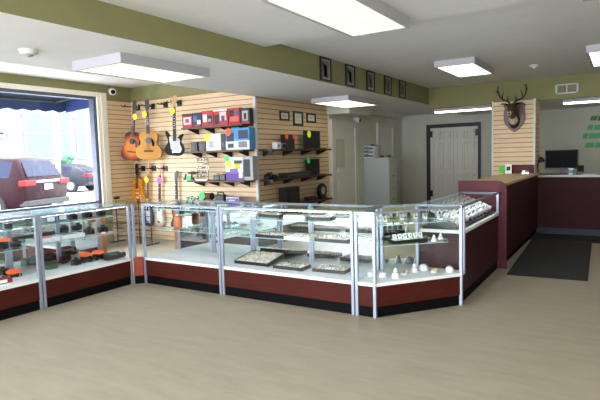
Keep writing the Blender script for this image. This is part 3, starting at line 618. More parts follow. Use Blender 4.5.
def carton(label, name, cat, wall, z, u0, u1, vt, dep, off, base, art, group=None, rim=0):
    """a printed box standing on a shelf; art: (x0,x1,z0,z1,rgb) fractions of its front"""
    f = (lambda u, v: gw(u, v, off)) if wall == 'g' else (lambda u, v: UX(u, v, XS+.02+off))
    a, c = f(u0, vt), f(u1, vt); h = f((u0+u1)/2, vt).z - z
    w = (abs(c.x-a.x) if wall == 'g' else abs(c.y-a.y))/2
    loc = ((a.x+c.x)/2, WY-off, z) if wall == 'g' else (XS+.02+off, (a.y+c.y)/2, z)
    t = thing(name, label, cat, loc, 0 if wall == 'g' else PI/2, group)
    B(-w, w, 0, dep, 0, h).build('carton', base, t, .004)
    ms = []; q = MB()
    for x0, x1, z0, z1, rgb in art:
        m = solid(rgb)
        if m not in ms: ms.append(m)
        k = ms.index(m); q.box((x0*2-1)*w, (x1*2-1)*w, -.0012-.0006*len(q.f)/6, .0, z0*h, z1*h, k)
    if art: q.build('front_print', ms, t)
    B(-w, w, .0005, dep-.0005, h, h+.004).build('lid_flap', base, t)
    return t, w, h
RED, BLK, WHT, GRY, BLU = (186, 28, 36), (22, 22, 28), (232, 232, 236), (150, 150, 156), (44, 96, 176)
rb = [('red game box with a white burst at the left end of the top shelf', 181.8, 192, 114, (176, 30, 40), [(.15, .85, .25, .75, WHT), (.3, .7, .35, .65, RED), (0, 1, .85, 1, BLK)]),
      ('black and blue game box beside the first red one on the top shelf', 192.3, 201, 113, (30, 30, 42), [(.1, .5, .4, .8, BLU), (.5, .9, .2, .5, WHT), (.2, .8, .05, .16, RED)]),
      ('red and white game box third along the top shelf', 201.5, 212.8, 111.2, (180, 34, 44), [(.1, .45, .3, .8, WHT), (.5, .9, .2, .7, BLK), (.55, .8, .3, .5, GRY)]),
      ('wide red game box with pale figures in the middle of the top shelf', 213.2, 227.2, 109.4, (196, 40, 50), [(.05, .4, .1, .7, BLK), (.45, .9, .3, .85, (226, 200, 200)), (.55, .8, .2, .6, (90, 70, 100)), (0, 1, .9, 1, WHT)]),
      ('red game box with a blue corner near the end of the top shelf', 228.2, 239.3, 108.2, (190, 26, 34), [(.08, .5, .35, .9, BLK), (.15, .9, .2, .5, (220, 90, 90)), (.6, .95, .6, .9, (60, 70, 130))]),
      ('dark game box with a pale figure at the wall-corner end of the top shelf', 240.2, 249.3, 108.4, (50, 40, 48), [(.2, .8, .2, .85, (176, 170, 178)), (.35, .65, .3, .7, BLK), (0, 1, 0, .14, RED)])]
for l, u0, u1, vt, base, art in rb: carton(l, 'game_box', 'game box', 'g', GZ[0], u0, u1, vt, .10, .20, solid(base), art, 'game boxes on the top shelf')
def speaker(label, u0, u1, vt):
    t, w, h = carton(label, 'small_speaker', 'speaker', 'g', GZ[1], u0, u1, vt, .12, .2, mat('brown_box', (66, 44, 36), .5), [], 'pair of small brown speakers')
    MB().lathe([(w*.62, -.006), (w*.5, .002)], 16, (0, 0, h*.36), 0, 'y').build('woofer', m_black, t); MB().lathe([(w*.3, -.006), (w*.25, .002)], 12, (0, 0, h*.78), 0, 'y').build('tweeter', m_black, t)
speaker('small brown speaker at the left end of the second shelf', 190.6, 197, 142); speaker('small brown speaker next to the large white box', 198.4, 205, 141.6)
carton('white appliance box with a yellow tag on the second shelf', 'product_box', 'box', 'g', GZ[1], 205.5, 220.4, 134.2, .16, .20, solid((222, 222, 226)), [(.1, .9, .12, .8, (206, 208, 216)), (.2, .5, .2, .6, (170, 172, 182))])
carton('narrow dark box between the white box and the blue one', 'product_box', 'box', 'g', GZ[1], 220.8, 224.6, 134.4, .16, .2, solid((40, 40, 46)), [(.2, .8, .2, .5, (84, 84, 92))])
carton('blue and white boxed console with an orange tag on the second shelf', 'product_box', 'box', 'g', GZ[1], 225, 249, 128.2, .14, .20, solid((70, 140, 200)), [(0, 1, 0, .42, (214, 220, 230)), (.05, .36, .4, .8, (30, 34, 46)), (.55, .95, .5, .9, (36, 50, 80)), (.55, .9, .1, .38, (120, 122, 130)), (.1, .34, .1, .3, (60, 60, 66))])
price_tag('yellow price tag on the white appliance box', gw(207, 137.6, .2045), .06, 'yellow'); price_tag('round orange price tag on the blue and white console box', gw(228.2, 132, .2045), .06, 'orange')
# third shelf
t, w, h = carton('purple and white printed box on the third shelf', 'product_box', 'box', 'g', GZ[2], 225.3, 242.6, 157.2, .12, .215, solid((226, 226, 230)), [(0, 1, 0, .36, (92, 62, 150)), (.25, .7, .3, .5, (122, 92, 176)), (.5, .85, .5, .75, (206, 190, 40)), (.5, .95, .72, .86, (50, 50, 60)), (.75, .97, .1, .42, (214, 214, 220))])
carton('grey box with a dark window beside the purple printed box', 'product_box', 'box', 'g', GZ[2], 243, 252.4, 156.4, .12, .2, solid((168, 166, 168)), [(.05, .72, .15, .88, (34, 34, 44))])
price_tag('green price tag at the corner of the purple printed box', gw(226.8, 158.6, .2195), .045, 'green'); price_tag('yellow price tag on the purple printed box', gw(229, 164.4, .2195), .055, 'yellow')
a = gw(203, 170, .2); t = thing('earring_rack', 'silver rack hung with small dark pieces on the third shelf', 'rack', (a.x, WY-.2, GZ[2])); hh = gw(203, 158, .2).z-GZ[2]
B(-.13, .13, -.05, .05, 0, .012).build('base', m_silver, t)
q = MB()
for x in (-.12, .12): q.tube([(x, 0, .01), (x, 0, hh)], .006, 6)
for k in range(5): q.tube([(-.12, 0, hh*(.25+.18*k)), (.12, 0, hh*(.25+.18*k))], .005, 6)
q.build('frame', m_silver, t)
q = MB(); random.seed(3)
for k in range(5):
    for j in range(7):
        x = -.11+j*.036+random.uniform(-.008, .008); z = hh*(.25+.18*k)-.02; q.ball((x, -.012, z), .012, .008, .02, random.choice((0, 1)), 6)
tag(q.build('hung_pieces', [m_dark, m_silver], t), kind='stuff')
def powertool(label, loc, rz, col, s=1.0, group='cordless tools'):
    t = thing('cordless_drill', label, 'power tool', loc, rz, group)
    MB().tube([(-.1*s, 0, .17*s), (-.07*s, 0, .17*s), (.03*s, 0, .17*s), (.06*s, 0, .17*s)], [.028*s, .036*s, .036*s, .026*s], 12).build('motor_housing', col, t)
    MB().tube([(.06*s, 0, .17*s), (.10*s, 0, .17*s), (.115*s, 0, .17*s)], [.024*s, .02*s, .008*s], 12).build('chuck', m_black, t)
    MB().tube([(-.055*s, 0, .15*s), (-.065*s, 0, .06*s)], [.021*s, .02*s], 10).build('grip', m_dark, t)
    B(-.11*s, -.01*s, -.034*s, .034*s, 0, .06*s).build('battery', m_black, t, .006*s)
    return t
a = gw(183.5, 180, .17); powertool('pale and dark drill at the left end of the third shelf', (gw(187.5, 176, .15).x, WY-.15, GZ[2]), 0, mat('tool_grey', (176, 178, 180), .4), .72)
powertool('dark cordless drill behind the green tag on the third shelf', (gw(195, 176, .12).x, WY-.15, GZ[2]), 0, m_dark, .72)
price_tag('green price tag on the drill at the end of the third shelf', gw(188.6, 178.6, .178), .05, 'green')
for k, (u0, u1, vt, l) in enumerate(((213, 219, 175.4, 'black tool case next to the silver rack'), (219.4, 224.6, 174.6, 'black tool case against the purple printed box'))):
    t, w, h = carton(l, 'tool_case', 'case', 'g', GZ[2], u0, u1, vt, .14, .2, m_black, [(.1, .9, .42, .5, (90, 90, 92))])
    MB().tube([(-.03, .06, h), (-.03, .06, h+.025), (.03, .06, h+.025), (.03, .06, h)], .006, 6).build('handle', m_dark, t)
# lowest shelf
a = gw(206, 195, .2)
t = thing('spool', 'dark red cylinder with a green tag on the lowest shelf', 'canister', (gw(208, 196, .18).x, WY-.18, GZ[3])); h = gw(208, 193, .18).z-GZ[3]
B(-.10, .10, -.05, .05, 0, h-.12).build('cradle', m_dark, t); MB().tube([(-.085, 0, h-.055), (.085, 0, h-.055)], .055, 18).build('drum', mat('drum_red', (116, 24, 28), .4), t)
for x in (-.09, .085): MB().tube([(x, 0, h-.055), (x+.006, 0, h-.055)], .062, 18).build('end_cap', m_black, t)
price_tag('green price tag on the dark red cylinder', gw(202, 195.8, .235), .06, 'green')
t = thing('video_camera', 'black video camera on the lowest shelf beside the red cylinder', 'video camera', (gw(221.5, 197, .18).x, WY-.18, GZ[3])); h = gw(221, 194, .18).z-GZ[3]
B(-.12, .08, -.045, .045, h-.13, h-.01).build('body', m_black, t, .015); MB().tube([(.08, 0, h-.07), (.14, 0, h-.07)], [.036, .042], 14).build('lens', m_gloss, t); MB().tube([(-.09, 0, h-.02), (-.07, 0, h+.03), (.04, 0, h+.03), (.06, 0, h-.02)], .01, 8).build('handle', m_dark, t); B(-.06, .04, -.04, .04, 0, h-.13).build('foot', m_dark, t)
carton('purple and white box at the end of the lowest shelf', 'product_box', 'box', 'g', GZ[3], 226, 239, 197, .1, .25, solid((190, 180, 206)), [(.06, .94, .3, .8, (110, 76, 160)), (.2, .7, .45, .62, (210, 204, 220))])
t = thing('glassware', 'cluster of clear and green trinkets on the lowest shelf', 'trinkets', (gw(193, 200, .16).x, WY-.16, GZ[3]))
h = gw(193, 196, .16).z-GZ[3]
for k, (x, hh) in enumerate(((-.12, .85), (-.05, 1.0), (.03, .8), (.09, .95))): MB().lathe([(.03, 0), (.012, .02), (.01, h*hh*.5), (.032, h*hh*.7), (.03, h*hh)], 14, (x, .02*(k % 2), 0)).build('trinket', (mat('trinket_green', (110, 190, 160), .15), m_silver)[k % 2], t)

# ------------------------------------------------------------------ return wall: shelves, certificates, electronics
RXF = XS+.02
def rw(u, v, off): return UX(u, v, RXF+off)
RD = .26
RZ = [rw(295, 148.9, RD).z, rw(295, 177.4, RD).z, rw(310, 201.6, RD).z]
yend = rw(332, 175, RD).y
y0s = [YG+.02, YG+.02, YG+.3]
for k, l in enumerate(('upper dark shelf on the slat return wall, below the framed certificates', 'middle dark shelf on the slat return wall', 'lowest dark shelf on the slat return wall with the oval clock')):
    shelf(l, 'r', RZ[k], y0s[k], yend, RD, 4)
for (u0, v0, u1, v1), l, art in (((279.7, 111.2, 289.4, 120.7), 'framed certificate nearest the corner trim on the slat return wall', [(-.9, .9, -.9, .9, 3), (-.6, .6, -.2, .2, 2)]),
                                 ((293.2, 111.4, 303, 125.6), 'tallest framed certificate, in the middle of the three', [(-.8, .8, -.85, .85, 3), (-.5, .5, .2, .4, 2), (-.5, .5, -.4, -.3, 2)]),
                                 ((306.6, 113.2, 315.7, 122.8), 'framed certificate farthest from the corner trim', [(-.85, .85, -.85, .85, 3), (-.5, .4, -.1, .2, 2)])):
    a, c = rw(u0, v0, .01), rw(u1, v1, .01); m_ = rw((u0+u1)/2, v0, .01), rw((u0+u1)/2, v1, .01)
    framed(l, (RXF, (a.y+c.y)/2, (m_[0].z+m_[1].z)/2), abs(c.y-a.y), abs(m_[0].z-m_[1].z), 'x', 'framed certificates on the slat return wall', art, .03)
def laptop(label, z, u0, u1, vt, off, col=m_black):
    t, w, h = carton(label, 'laptop', 'laptop', 'r', z, u0, u1, vt, .012, off, col, [(.06, .94, .1, .93, (14, 14, 17))], 'laptops on the slat return wall')
    B(-w, w, -.12, 0, 0, .016).build('keyboard_deck', m_dark, t, .003)
t, w, h = carton('black console box with two orange tags on the upper shelf', 'game_console', 'game console', 'r', RZ[0], 286.2, 294.6, 134.6, .12, .16, m_black, [(.2, .8, .1, .9, (30, 29, 32))])
for k, u in enumerate((286.6, 294.2)): price_tag(('orange price tag on the near edge of the black console', 'orange price tag on the far edge of the black console')[k], rw(u, 136.4, .1645), .045, 'orange', 'x')
t, w, h = carton('small white device at the near end of the upper shelf', 'white_device', 'device', 'r', RZ[0], 277, 281, 142.4, .1, .14, m_white, [(.2, .8, .3, .7, GRY)])
t, w, h = carton('low grey camera body beside the white device', 'camera', 'camera', 'r', RZ[0], 281.5, 286, 143, .08, .14, solid((140, 138, 138)), [])
MB().lathe([(.03, -.05), (.034, 0)], 14, (0, 0, h*.5), 0, 'y').build('lens', m_black, t)
laptop('open black laptop with a yellow tag on the upper shelf', RZ[0], 303.3, 320, 130.8, .12); price_tag('yellow price tag on the laptop of the upper shelf', rw(309, 134.2, .1245), .06, 'yellow', 'x')
laptop('open black laptop with a green tag on the middle shelf', RZ[1], 305.2, 319.5, 159.2, .10); price_tag('green price tag on the laptop of the middle shelf', rw(308.4, 160.4, .1045), .055, 'green', 'x')
carton('flat dark disc player lying on the middle shelf', 'disc_player', 'disc player', 'r', RZ[1], 288.4, 311, 172.4, .2, .22, m_dark, [(.05, .95, .3, .6, (70, 70, 74))])
a = rw(270, 179, .15); t = thing('game_controller', 'dark rounded controller at the near end of the middle shelf', 'controller', (RXF+.14, a.y, RZ[1]), PI/2)
MB().ball((0, 0, .05), .13, .07, .05).build('body', m_black, t)
for s in (-1, 1): MB().ball((s*.1, -.03, .035), .05, .07, .034).build('grip', m_black, t); MB().lathe([(.015, .09), (.02, .112)], 10, (s*.045, -.01, 0)).build('thumbstick', m_dark, t)
t, w, h = carton('black boxy speaker on the lowest return shelf', 'stereo_speaker', 'speaker', 'r', RZ[2], 286.2, 299.6, 187.4, .16, .2, m_black, [(.08, .92, .06, .94, (30, 30, 32))])
MB().lathe([(w*.5, -.01), (w*.4, .001)], 18, (0, 0, h*.38), 0, 'y').build('woofer', m_dark, t)
a, c = rw(321.8, 183.4, .1), rw(321.8, 200.6, .1); hh = c.z-a.z; t = thing('mantel_clock', 'black oval clock with a pale face on the lowest return shelf', 'clock', (RXF+.1, a.y, RZ[2]), PI/2); hh = a.z-RZ[2]
MB().prism([(.15*math.cos(k*PI/12), hh/2+hh/2*math.sin(k*PI/12)) for k in range(24)], -.03, .03, 'y').build('case', m_black, t, .01)
MB().prism([(.07*math.cos(k*PI/12), hh*.52+hh*.26*math.sin(k*PI/12)) for k in range(24)], -.034, -.03, 'y').build('face', solid((186, 184, 180)), t)
q = MB(); q.box(-.004, .004, -.037, -.034, hh*.5, hh*.68); q.box(-.004, .045, -.037, -.034, hh*.5, hh*.525); q.build('hands', m_black, t)
B(-.11, .11, -.05, .05, 0, .025).build('foot', m_black, t)
carton('low dark radio beside the oval clock', 'radio', 'radio', 'r', RZ[2], 308.5, 316, 196.6, .1, .16, m_dark, [(.1, .5, .2, .8, (24, 24, 26)), (.6, .9, .5, .8, (90, 90, 96))])

# ------------------------------------------------------------------ mounted deer on the slat pillar
c = UY(514.6, 115, YC); t = thing('deer_mount', 'mounted deer head with antlers on a dark shield, on the slat pillar', 'deer mount', (c.x, YC-.002, c.z))
sh = [(0, -.30), (.10, -.22), (.165, -.13), (.18, 0), (.165, .13), (.19, .17), (.13, .2045), (.06, .20), (0, .225)]; sh = smooth_poly(sh + [(-x, z) for x, z in sh[1:-1][::-1]], 3)
MB().prism(sh, -.03, 0, 'y').build('shield', mat('walnut_shield', (74, 40, 30), .35, 0, .15, 14), t, .01)
m_fur = mat('deer_fur', (84, 58, 42), .9, 0, .2, 60); m_fur2 = mat('deer_pale_fur', (196, 184, 168), .9, 0, .08, 60)
def ell(cx, cy, cz, rx, rz, tilt, n=16):
    # a ring around a path that bends outwards (towards -y): tilt turns its plane
    return [(cx+rx*math.cos(2*PI*k/n), cy+rz*math.sin(2*PI*k/n)*math.sin(tilt), cz+rz*math.sin(2*PI*k/n)*math.cos(tilt)) for k in range(n)]
rg = [ell(0, -.02, -.10, .10, .15, 0), ell(0, -.10, -.06, .085, .12, .25), ell(0, -.18, 0, .068, .095, .5), ell(0, -.25, .06, .062, .085, .35), ell(0, -.30, .10, .07, .082, 0), ell(0, -.36, .085, .064, .074, -.3), ell(0, -.43, .045, .046, .055, -.35), ell(0, -.49, .01, .036, .042, -.35), ell(0, -.525, -.01, .03, .034, -.3), ell(0, -.54, -.018, .012, .014, -.3)]
q = MB(); q.loft(rg, 0)
o = q.build('head', [m_fur, m_fur2], t)
for p in o.data.polygons:
    cc = p.center
    if (cc.y < -.40 and cc.z < .03) or (cc.y > -.3 and cc.y < -.1 and cc.z < -.06): p.material_index = 1
MB().ball((0, -.54, -.006), .022, .012, .016).build('nose', m_black, t)
for s in (-1, 1):
    MB().ball((s*.062, -.345, .115), .012, .012, .012).build('eye', m_gloss, t)
    MB().loft([ell(s*.06, -.285, .15, .012, .012, 0, 8), ell(s*.10, -.285, .175, .03, .016, 0, 8), ell(s*.15, -.285, .185, .028, .014, 0, 8), ell(s*.185, -.28, .18, .004, .004, 0, 8)]).build('ear', m_fur, t)
    q = MB(); bm = [(s*.03, -.29, .17), (s*.06, -.26, .22), (s*.13, -.22, .25), (s*.20, -.22, .31), (s*.225, -.27, .39), (s*.205, -.33, .47)]
    q.tube(smooth_poly(bm, 4, False)+[bm[-1]], [.02-.0006*k for k in range(21)], 8)
    for b0, b1 in (((s*.07, -.255, .225), (s*.055, -.29, .32)), ((s*.17, -.22, .275), (s*.14, -.26, .40)), ((s*.215, -.24, .35), (s*.235, -.27, .50)), ((s*.222, -.265, .385), (s*.26, -.33, .42))): q.tube([b0, Vector(b0).lerp(Vector(b1), .5)+Vector((s*.006, 0, 0)), b1], [.014, .011, .004], 6)
    q.build('antler', mat('antler', (70, 50, 38), .6, 0, .2, 20), t)

# ------------------------------------------------------------------ jewelry trays
def inside(p, x0, x1, y0, y1): return Vector((min(max(p.x, x0), x1), min(max(p.y, y0), y1), p.z))
def tray(label, c, w=.37, d=.21, rz=0, tilt=0, pad=m_cream, style='rings', group='jewelry trays in the wide case', dark=m_black, seed=0):
    t = thing('jewelry_tray', label, 'jewelry tray', c, 0, group, (tilt, 0, rz)); h = .034; zb = (d/2)*math.sin(abs(tilt)); t.location.z += zb
    q = MB(); q.box(-w/2, w/2, -d/2, d/2, 0, .008)
    for a in ((-w/2, w/2, -d/2, -d/2+.009), (-w/2, w/2, d/2-.009, d/2), (-w/2, -w/2+.009, -d/2+.009, d/2-.009), (w/2-.009, w/2, -d/2+.009, d/2-.009)): q.box(*a, .008, h)
    q.build('tray_frame', dark, t)
    q = MB(); rows = 5 if d < .25 else 7
    q.box(-w/2+.010, w/2-.010, -d/2+.010, d/2-.010, .008, .026)
    for r in range(rows):
        y = -d/2+.025+r*(d-.05)/(rows-1); q.tube([(-w/2+.013, y, .026), (w/2-.013, y, .026)], .009, 6)
    q.build('pad', pad, t)
    random.seed(seed+11); q = MB()
    for r in range(rows):
        y = -d/2+.025+r*(d-.05)/(rows-1); n = int(w/.03)
        for k in range(n):
            if random.random() < .2: continue
            x = -w/2+.03+k*(w-.06)/(n-1)
            if style == 'rings': q.lathe([(.008, -.002), (.008, .002)], 7, (x, 0, 0), random.choice((0, 0, 0, 2, 1)), 'y'); [q.v.__setitem__(i, q.v[i]+Vector((0, y, .038))) for i in range(len(q.v)-14, len(q.v))]
            else: q.box(x-.0025, x+.0025, y-.016, y+.016, .034, .038, random.choice((0, 2, 2, 1)))
    tag(q.build('jewelry', [m_silver, m_gold, m_white], t), kind='stuff')
    return t
Dx0, Dx1 = -3.62, -2.11
def TD(u, v, z, w, d, ymin=FY+.03): return inside(UZ(u, v, z), Dx0+w/2, Dx1-w/2, ymin+d/2, FY+DP-.05-d/2)
m_padw = mat('white_pad', (232, 232, 228), .8); m_padg = mat('grey_pad', (170, 166, 158), .8)
tray('large slanted cream tray at the front of the wide case', TD(254, 261.5, .319, .46, .34), .45, .34, 0, .17, m_cream, 'chains', seed=1)
tray('ring tray lying flat at the middle front of the wide case deck', TD(292, 268, .319, .35, .19), .35, .19, seed=2)
tray('ring tray at the front of the wide case deck, nearest the angled corner', TD(332, 271, .319, .35, .19), .35, .19, .05, seed=3)
MS = S1+.001
tray('dark tray of bands at the near end of the middle shelf', TD(262, 240, MS, .34, .19, FY+.16), .36, .19, seed=6)
tray('white card tray in the middle of the middle shelf', TD(294, 241, MS, .30, .21, FY+.16), .30, .24, seed=7, pad=m_padw, style='chains', dark=m_white)
tray('ring tray on the middle shelf with two dark rims showing', TD(323, 245, MS, .33, .19, FY+.16), .36, .19, seed=8)
TS = S2+.001
tray('slim tray on the top shelf beside the white bust row', TD(272, 217, TS, .28, .12, FY+.17), .27, .12, seed=11)
tray('white topped tray in the middle of the top shelf', TD(297, 218, TS, .26, .13, FY+.17), .26, .13, seed=12, pad=m_padw, style='chains', dark=m_white)
tray('dark ring tray third along the top shelf', TD(321, 220, TS, .28, .12, FY+.17), .28, .12, seed=13)
for k, u in enumerate((239, 244, 249.5, 255)):
    p = Vector((-3.588+.056*k, FY+.33, TS)); t = thing('earring_stand', ['white ramp stand nearest the case joint on the top shelf', 'second white ramp stand from the case joint on the top shelf', 'third white ramp stand from the case joint on the top shelf', 'white ramp stand beside the slim tray on the top shelf'][k], 'display stand', p, 0, 'white ramp stands')
    MB().prism([(-.035, 0), (.035, 0), (.035, .05), (.02, .055), (-.035, .012)], -.024, .024, 'x').build('ramp', m_padw, t); q = MB(); q.ball((-.01, -.012, .032), .004); q.ball((.01, -.012, .032), .004); q.build('earrings', m_gold, t)
# nearly empty case: two flat black holders hanging off the top shelf
for k, u in enumerate((172, 202)):
    p = UY(u, 208.5, FY+.24); p.z = .894; t = thing('knife_holder', ['flat black knife holder on the top shelf below the pink-tagged guitar', 'flat black knife holder on the top shelf beside the case joint'][k], 'knife holder', p, .1-.15*k)
    B(-.16, .16, -.045, .045, 0, .012).build('tray', m_black, t, .003); B(.0, .09, -.03, .03, .012, .055).build('block', m_black, t, .004); MB().prism([(-.14, -.012), (-.02, -.016), (-.01, .0), (-.02, .012), (-.14, .008)], .012, .017).build('blade', m_silver, t)
p = inside(UZ(196, 221, S1+.001), -4.7, -3.8, FY+.26, FY+.42); t = thing('orange_canister', 'orange round canister at the back of the nearly empty case', 'canister', p); MB().lathe([(.05, 0), (.055, .02), (.055, .13), (.04, .15)], 20).build('body', mat('orange_plastic', (214, 120, 80), .4), t); MB().lathe([(.03, .15), (.03, .165)], 14).build('cap', m_white, t)

# angled corner case
def ringcone(label, p, s=1.0, kind=0):
    t = thing('ring_stand', label, 'ring stand', p, 0, 'white ring stands in the angled corner case')
    if kind == 0:
        MB().lathe([(.034*s, 0), (.034*s, .006), (.012*s, .07*s), (.004*s, .082*s)], 18).build('cone', m_white, t); MB().lathe([(.021*s, .040*s), (.024*s, .046*s), (.021*s, .05*s)], 14).build('ring', m_silver, t)
    elif kind == 1:
        MB().prism([(-.045*s, 0), (.045*s, 0), (.045*s, .055*s), (.025*s, .06*s), (-.045*s, .015)], -.04*s, .04*s, 'x').build('ramp', m_padw, t, .004); MB().lathe([(.014, -.003), (.014, .003)], 14, (0, -.03*s, .045*s), 0, 'y').build('ring', m_gold, t)
    else:
        MB().lathe([(.036*s, 0), (.04*s, .012), (.034*s, .04*s), (.012*s, .052*s)], 18).build('dome', m_white, t); MB().lathe([(.016, .05*s), (.018, .056*s), (.016, .06*s)], 12).build('ring', m_silver, t)
EZ = .319
lab9 = ['white ring dome closest to the wide case in the angled corner case', 'low white ring dome second from the wide case joint', 'tall white ring cone near the chamfer post', 'small white ring ramp beside the tall cone', 'slim white ring cone in the middle of the corner case deck', 'broad white ring dome just past the middle of the corner deck', 'low white ring ramp set forward in the corner case', 'white ring dome nearest the burgundy side panel']
for k, (u, v, s, kd) in enumerate(((371, 276.5, .9, 2), (382.5, 277, .9, 2), (395.6, 277.5, 1.15, 0), (405, 274.5, .7, 1), (414.4, 272, 1.1, 0), (423.4, 270.5, 1.2, 2), (434, 272.5, .6, 1), (449.6, 271.5, 1.0, 2))):
    ringcone(lab9[k], UZ(u, v, EZ), s, kd)
ez = S1+.001
ordw = ['first', 'second', 'third', 'fourth', 'fifth', 'last']
p = Vector((-1.722, 4.655, ez)); t = tray('dark tray of white ring cards on the corner case middle shelf', p, .36, .12, .9, 0, m_padw, 'chains', 'trays in the corner case', seed=20)
tray('small dark tray in place of a mirror reflection on the corner case middle shelf', Vector((-1.885, 4.745, ez)), .24, .09, .75, 0, m_padg, 'rings', 'trays in the corner case', seed=21)  # solid tray modelled for what the mirrored back would reflect
for k in range(6):
    t = thing('ring_card', 'white ring card standing on the dark card tray, %s from the wide case' % ordw[k], 'ring card', (p.x+(-.14+.056*k)*math.cos(.9), p.y+(-.14+.056*k)*math.sin(.9), ez+.036), .9, 'white ring cards on the corner case tray', (-.35, 0, .9))
    B(-.021, .021, -.002, .004, 0, .05).build('card', m_padw, t); MB().lathe([(.009, -.004), (.009, -.002)], 10, (0, 0, .03), 0, 'y').build('ring', m_silver, t)
for k, (u, v) in enumerate(((434, 241.5), (440.5, 239.5))): ringcone(['white ring stand on the middle shelf, first past the card tray', 'pale ring stand on the middle shelf, second past the card tray'][k], UZ(u, v, ez), .8, 0)
def watch(label, p, rz=0):
    t = thing('wristwatch', label, 'watch', p, rz, 'watches on the top shelf of the corner case')
    MB().prism([(-.03, 0), (.03, 0), (.02, .05), (-.005, .055)], -.018, .018, 'x').build('cushion', m_padw, t); q = MB(); q.tube([(0, -.034, .02), (0, -.022, .05), (0, .01, .066), (0, .03, .045)], .009, 8); q.build('strap', m_black, t)
    MB().lathe([(.018, -.046), (.018, -.034)], 16, (0, 0, .045), 0, 'y').build('dial', m_silver, t)
for k, (u, v) in enumerate(((378.5, 221), (384.5, 221.5), (401.5, 219.5), (415, 218.5), (421, 217), (436, 214.5))):
    watch(['watch on a white cushion, closest to the wide case on the corner top shelf', 'second watch from the wide case on the corner top shelf', 'watch alone in the middle of the corner top shelf', 'watch past the middle of the corner top shelf', 'watch behind the fourth one on the corner top shelf', 'last watch on the corner top shelf, by the bracelet rolls'][k], UZ(u, v, S2+.001) if k < 4 else Vector(((-1.66, 4.955, S2+.001), (-1.50, 4.93, S2+.001))[k-4]), .6)
# bracelet rolls in the shallow case
fz = .706
for k, (yy, l) in enumerate(((5.33, 'black tray under the bracelet rolls nearest the corner case'), (5.86, 'black tray under the middle bracelet rolls'), (6.39, 'black tray under the bracelet rolls nearest the burgundy counter'))):
    t = thing('bracelet_tray', l, 'tray', (-1.535, yy, fz), 0, 'black trays in the shallow top case'); q = MB(); q.box(-.20, .20, -.24, .24, 0, .012)
    q.box(-.20, -.185, -.24, .24, .012, .03); q.box(.185, .20, -.24, .24, .012, .03); q.build('tray', m_black, t); B(-.18, .18, -.23, .23, .012, .016).build('felt', m_dark, t)
random.seed(5)
n = 0
ordn = ['first', 'second', 'third', 'fourth', 'fifth', 'sixth', 'seventh', 'eighth', 'ninth', 'tenth']
for yy in (5.33, 5.86, 6.39):
    for j in range(3):
        yb = yy-.16+j*.16
        t = thing('bracelet_roll', 'white slanted roll of bracelets, %s in the row from the corner case' % ordn[n], 'bracelet roll', (-1.535, yb, fz+.017), 0, 'white bracelet rolls in the shallow top case', (0, 0, random.uniform(-.3, .1)))
        MB().prism([(-.16, 0), (.17, 0), (.17, .012), (-.16, .155)], -.022, .022, 'y').build('rest', m_dark, t)
        MB().tube([(-.16, .0, .19), (.17, .0, .045)], .032, 14).build('roll', m_white, t)
        for k in range(5):
            f_ = .1+.19*k; x, z = -.16+.33*f_, .19-.145*f_
            MB().tube([(x-.006, 0, z+.0026), (x+.006, 0, z-.0026)], .035, 14).build('bracelet', (m_silver, m_gold, m_dark)[(k+n) % 3], t)
        n += 1

# ------------------------------------------------------------------ gear in the cases along the window
m_org = mat('orange_tag_glow', (255, 96, 36), .6, emit=.35)  # card is no lamp; emission added so its orange looks brighter
def camera(label, p, rz=0, s=1.0, tagm=None, z=None):
    t = thing('camera', label, 'camera', p, rz, 'cameras in the window-side cases')
    B(-.07*s, .07*s, -.03*s, .035*s, 0, .085*s).build('body', m_black, t, .01*s); MB().prism([(-.032*s, .085*s), (.032*s, .085*s), (.022*s, .115*s), (-.022*s, .115*s)], -.025*s, .025*s, 'y').build('viewfinder', m_black, t, .003)
    MB().lathe([(.036*s, -.03*s), (.038*s, -.07*s), (.034*s, -.10*s), (.026*s, -.098*s)], 16, (.01*s, 0, .042*s), 0, 'y').build('lens', m_gloss, t); B(-.078*s, -.045*s, -.045*s, .03*s, .002, .08*s).build('grip', m_dark, t, .01*s)
    if tagm: MB().box(-.05, .05, -.05, .03, 0, .003).xf(Matrix.Translation((.02, 0, .117*s)) @ Matrix.Rotation(.25, 4, 'X')).build('price_card', tagm, t)
    return t
def binoc(label, p, rz=0, s=1.0, tagm=None):
    t = thing('binoculars', label, 'binoculars', p, rz, 'binoculars in the window-side cases')
    for k in (-1, 1):
        MB().tube([(k*.042*s, -.08*s, .045*s), (k*.042*s, -.02*s, .045*s), (k*.038*s, .0, .045*s), (k*.035*s, .09*s, .045*s)], [.042*s, .038*s, .028*s, .022*s], 14).build('barrel', m_black, t)
        MB().lathe([(.036*s, -.0815*s), (.036*s, -.079*s)], 14, (k*.042*s, 0, .045*s), 0, 'y').build('lens', m_gloss, t)
    B(-.04*s, .04*s, -.02*s, .04*s, .035*s, .06*s).build('hinge', m_dark, t, .005)
    if tagm: MB().prism([(.07*math.cos(k*PI/8), .055*math.sin(k*PI/8)) for k in range(16)], 0, .003).xf(Matrix.Translation((0, 0, .10*s)) @ Matrix.Rotation(.3, 4, 'X')).build('price_card', tagm, t)
    return t
def bb(u, v, z, y0=3.0, y1=4.05, off=0.06): p = UZ(u, v, z); return inside(p, FX-DP+.07, FX-off, y0+.07, y1-.07)
binoc('black binoculars under an orange card, nearer the corner filler', Vector((-5.29, 3.865, EZ)), 1.2, .85, m_org)
binoc('black binoculars under an orange card at the middle of the deck', Vector((-5.30, 3.70, EZ)), 1.2, .85, m_org)
camera('black camera at the front of the deck beside the orange-carded binoculars', Vector((-5.25, 3.545, EZ)), 1.0, .75)
t = thing('camcorder', 'long black camcorder lying on the deck nearest the corner filler', 'camcorder', Vector((-5.09, 3.93, EZ)), 1.45, None)
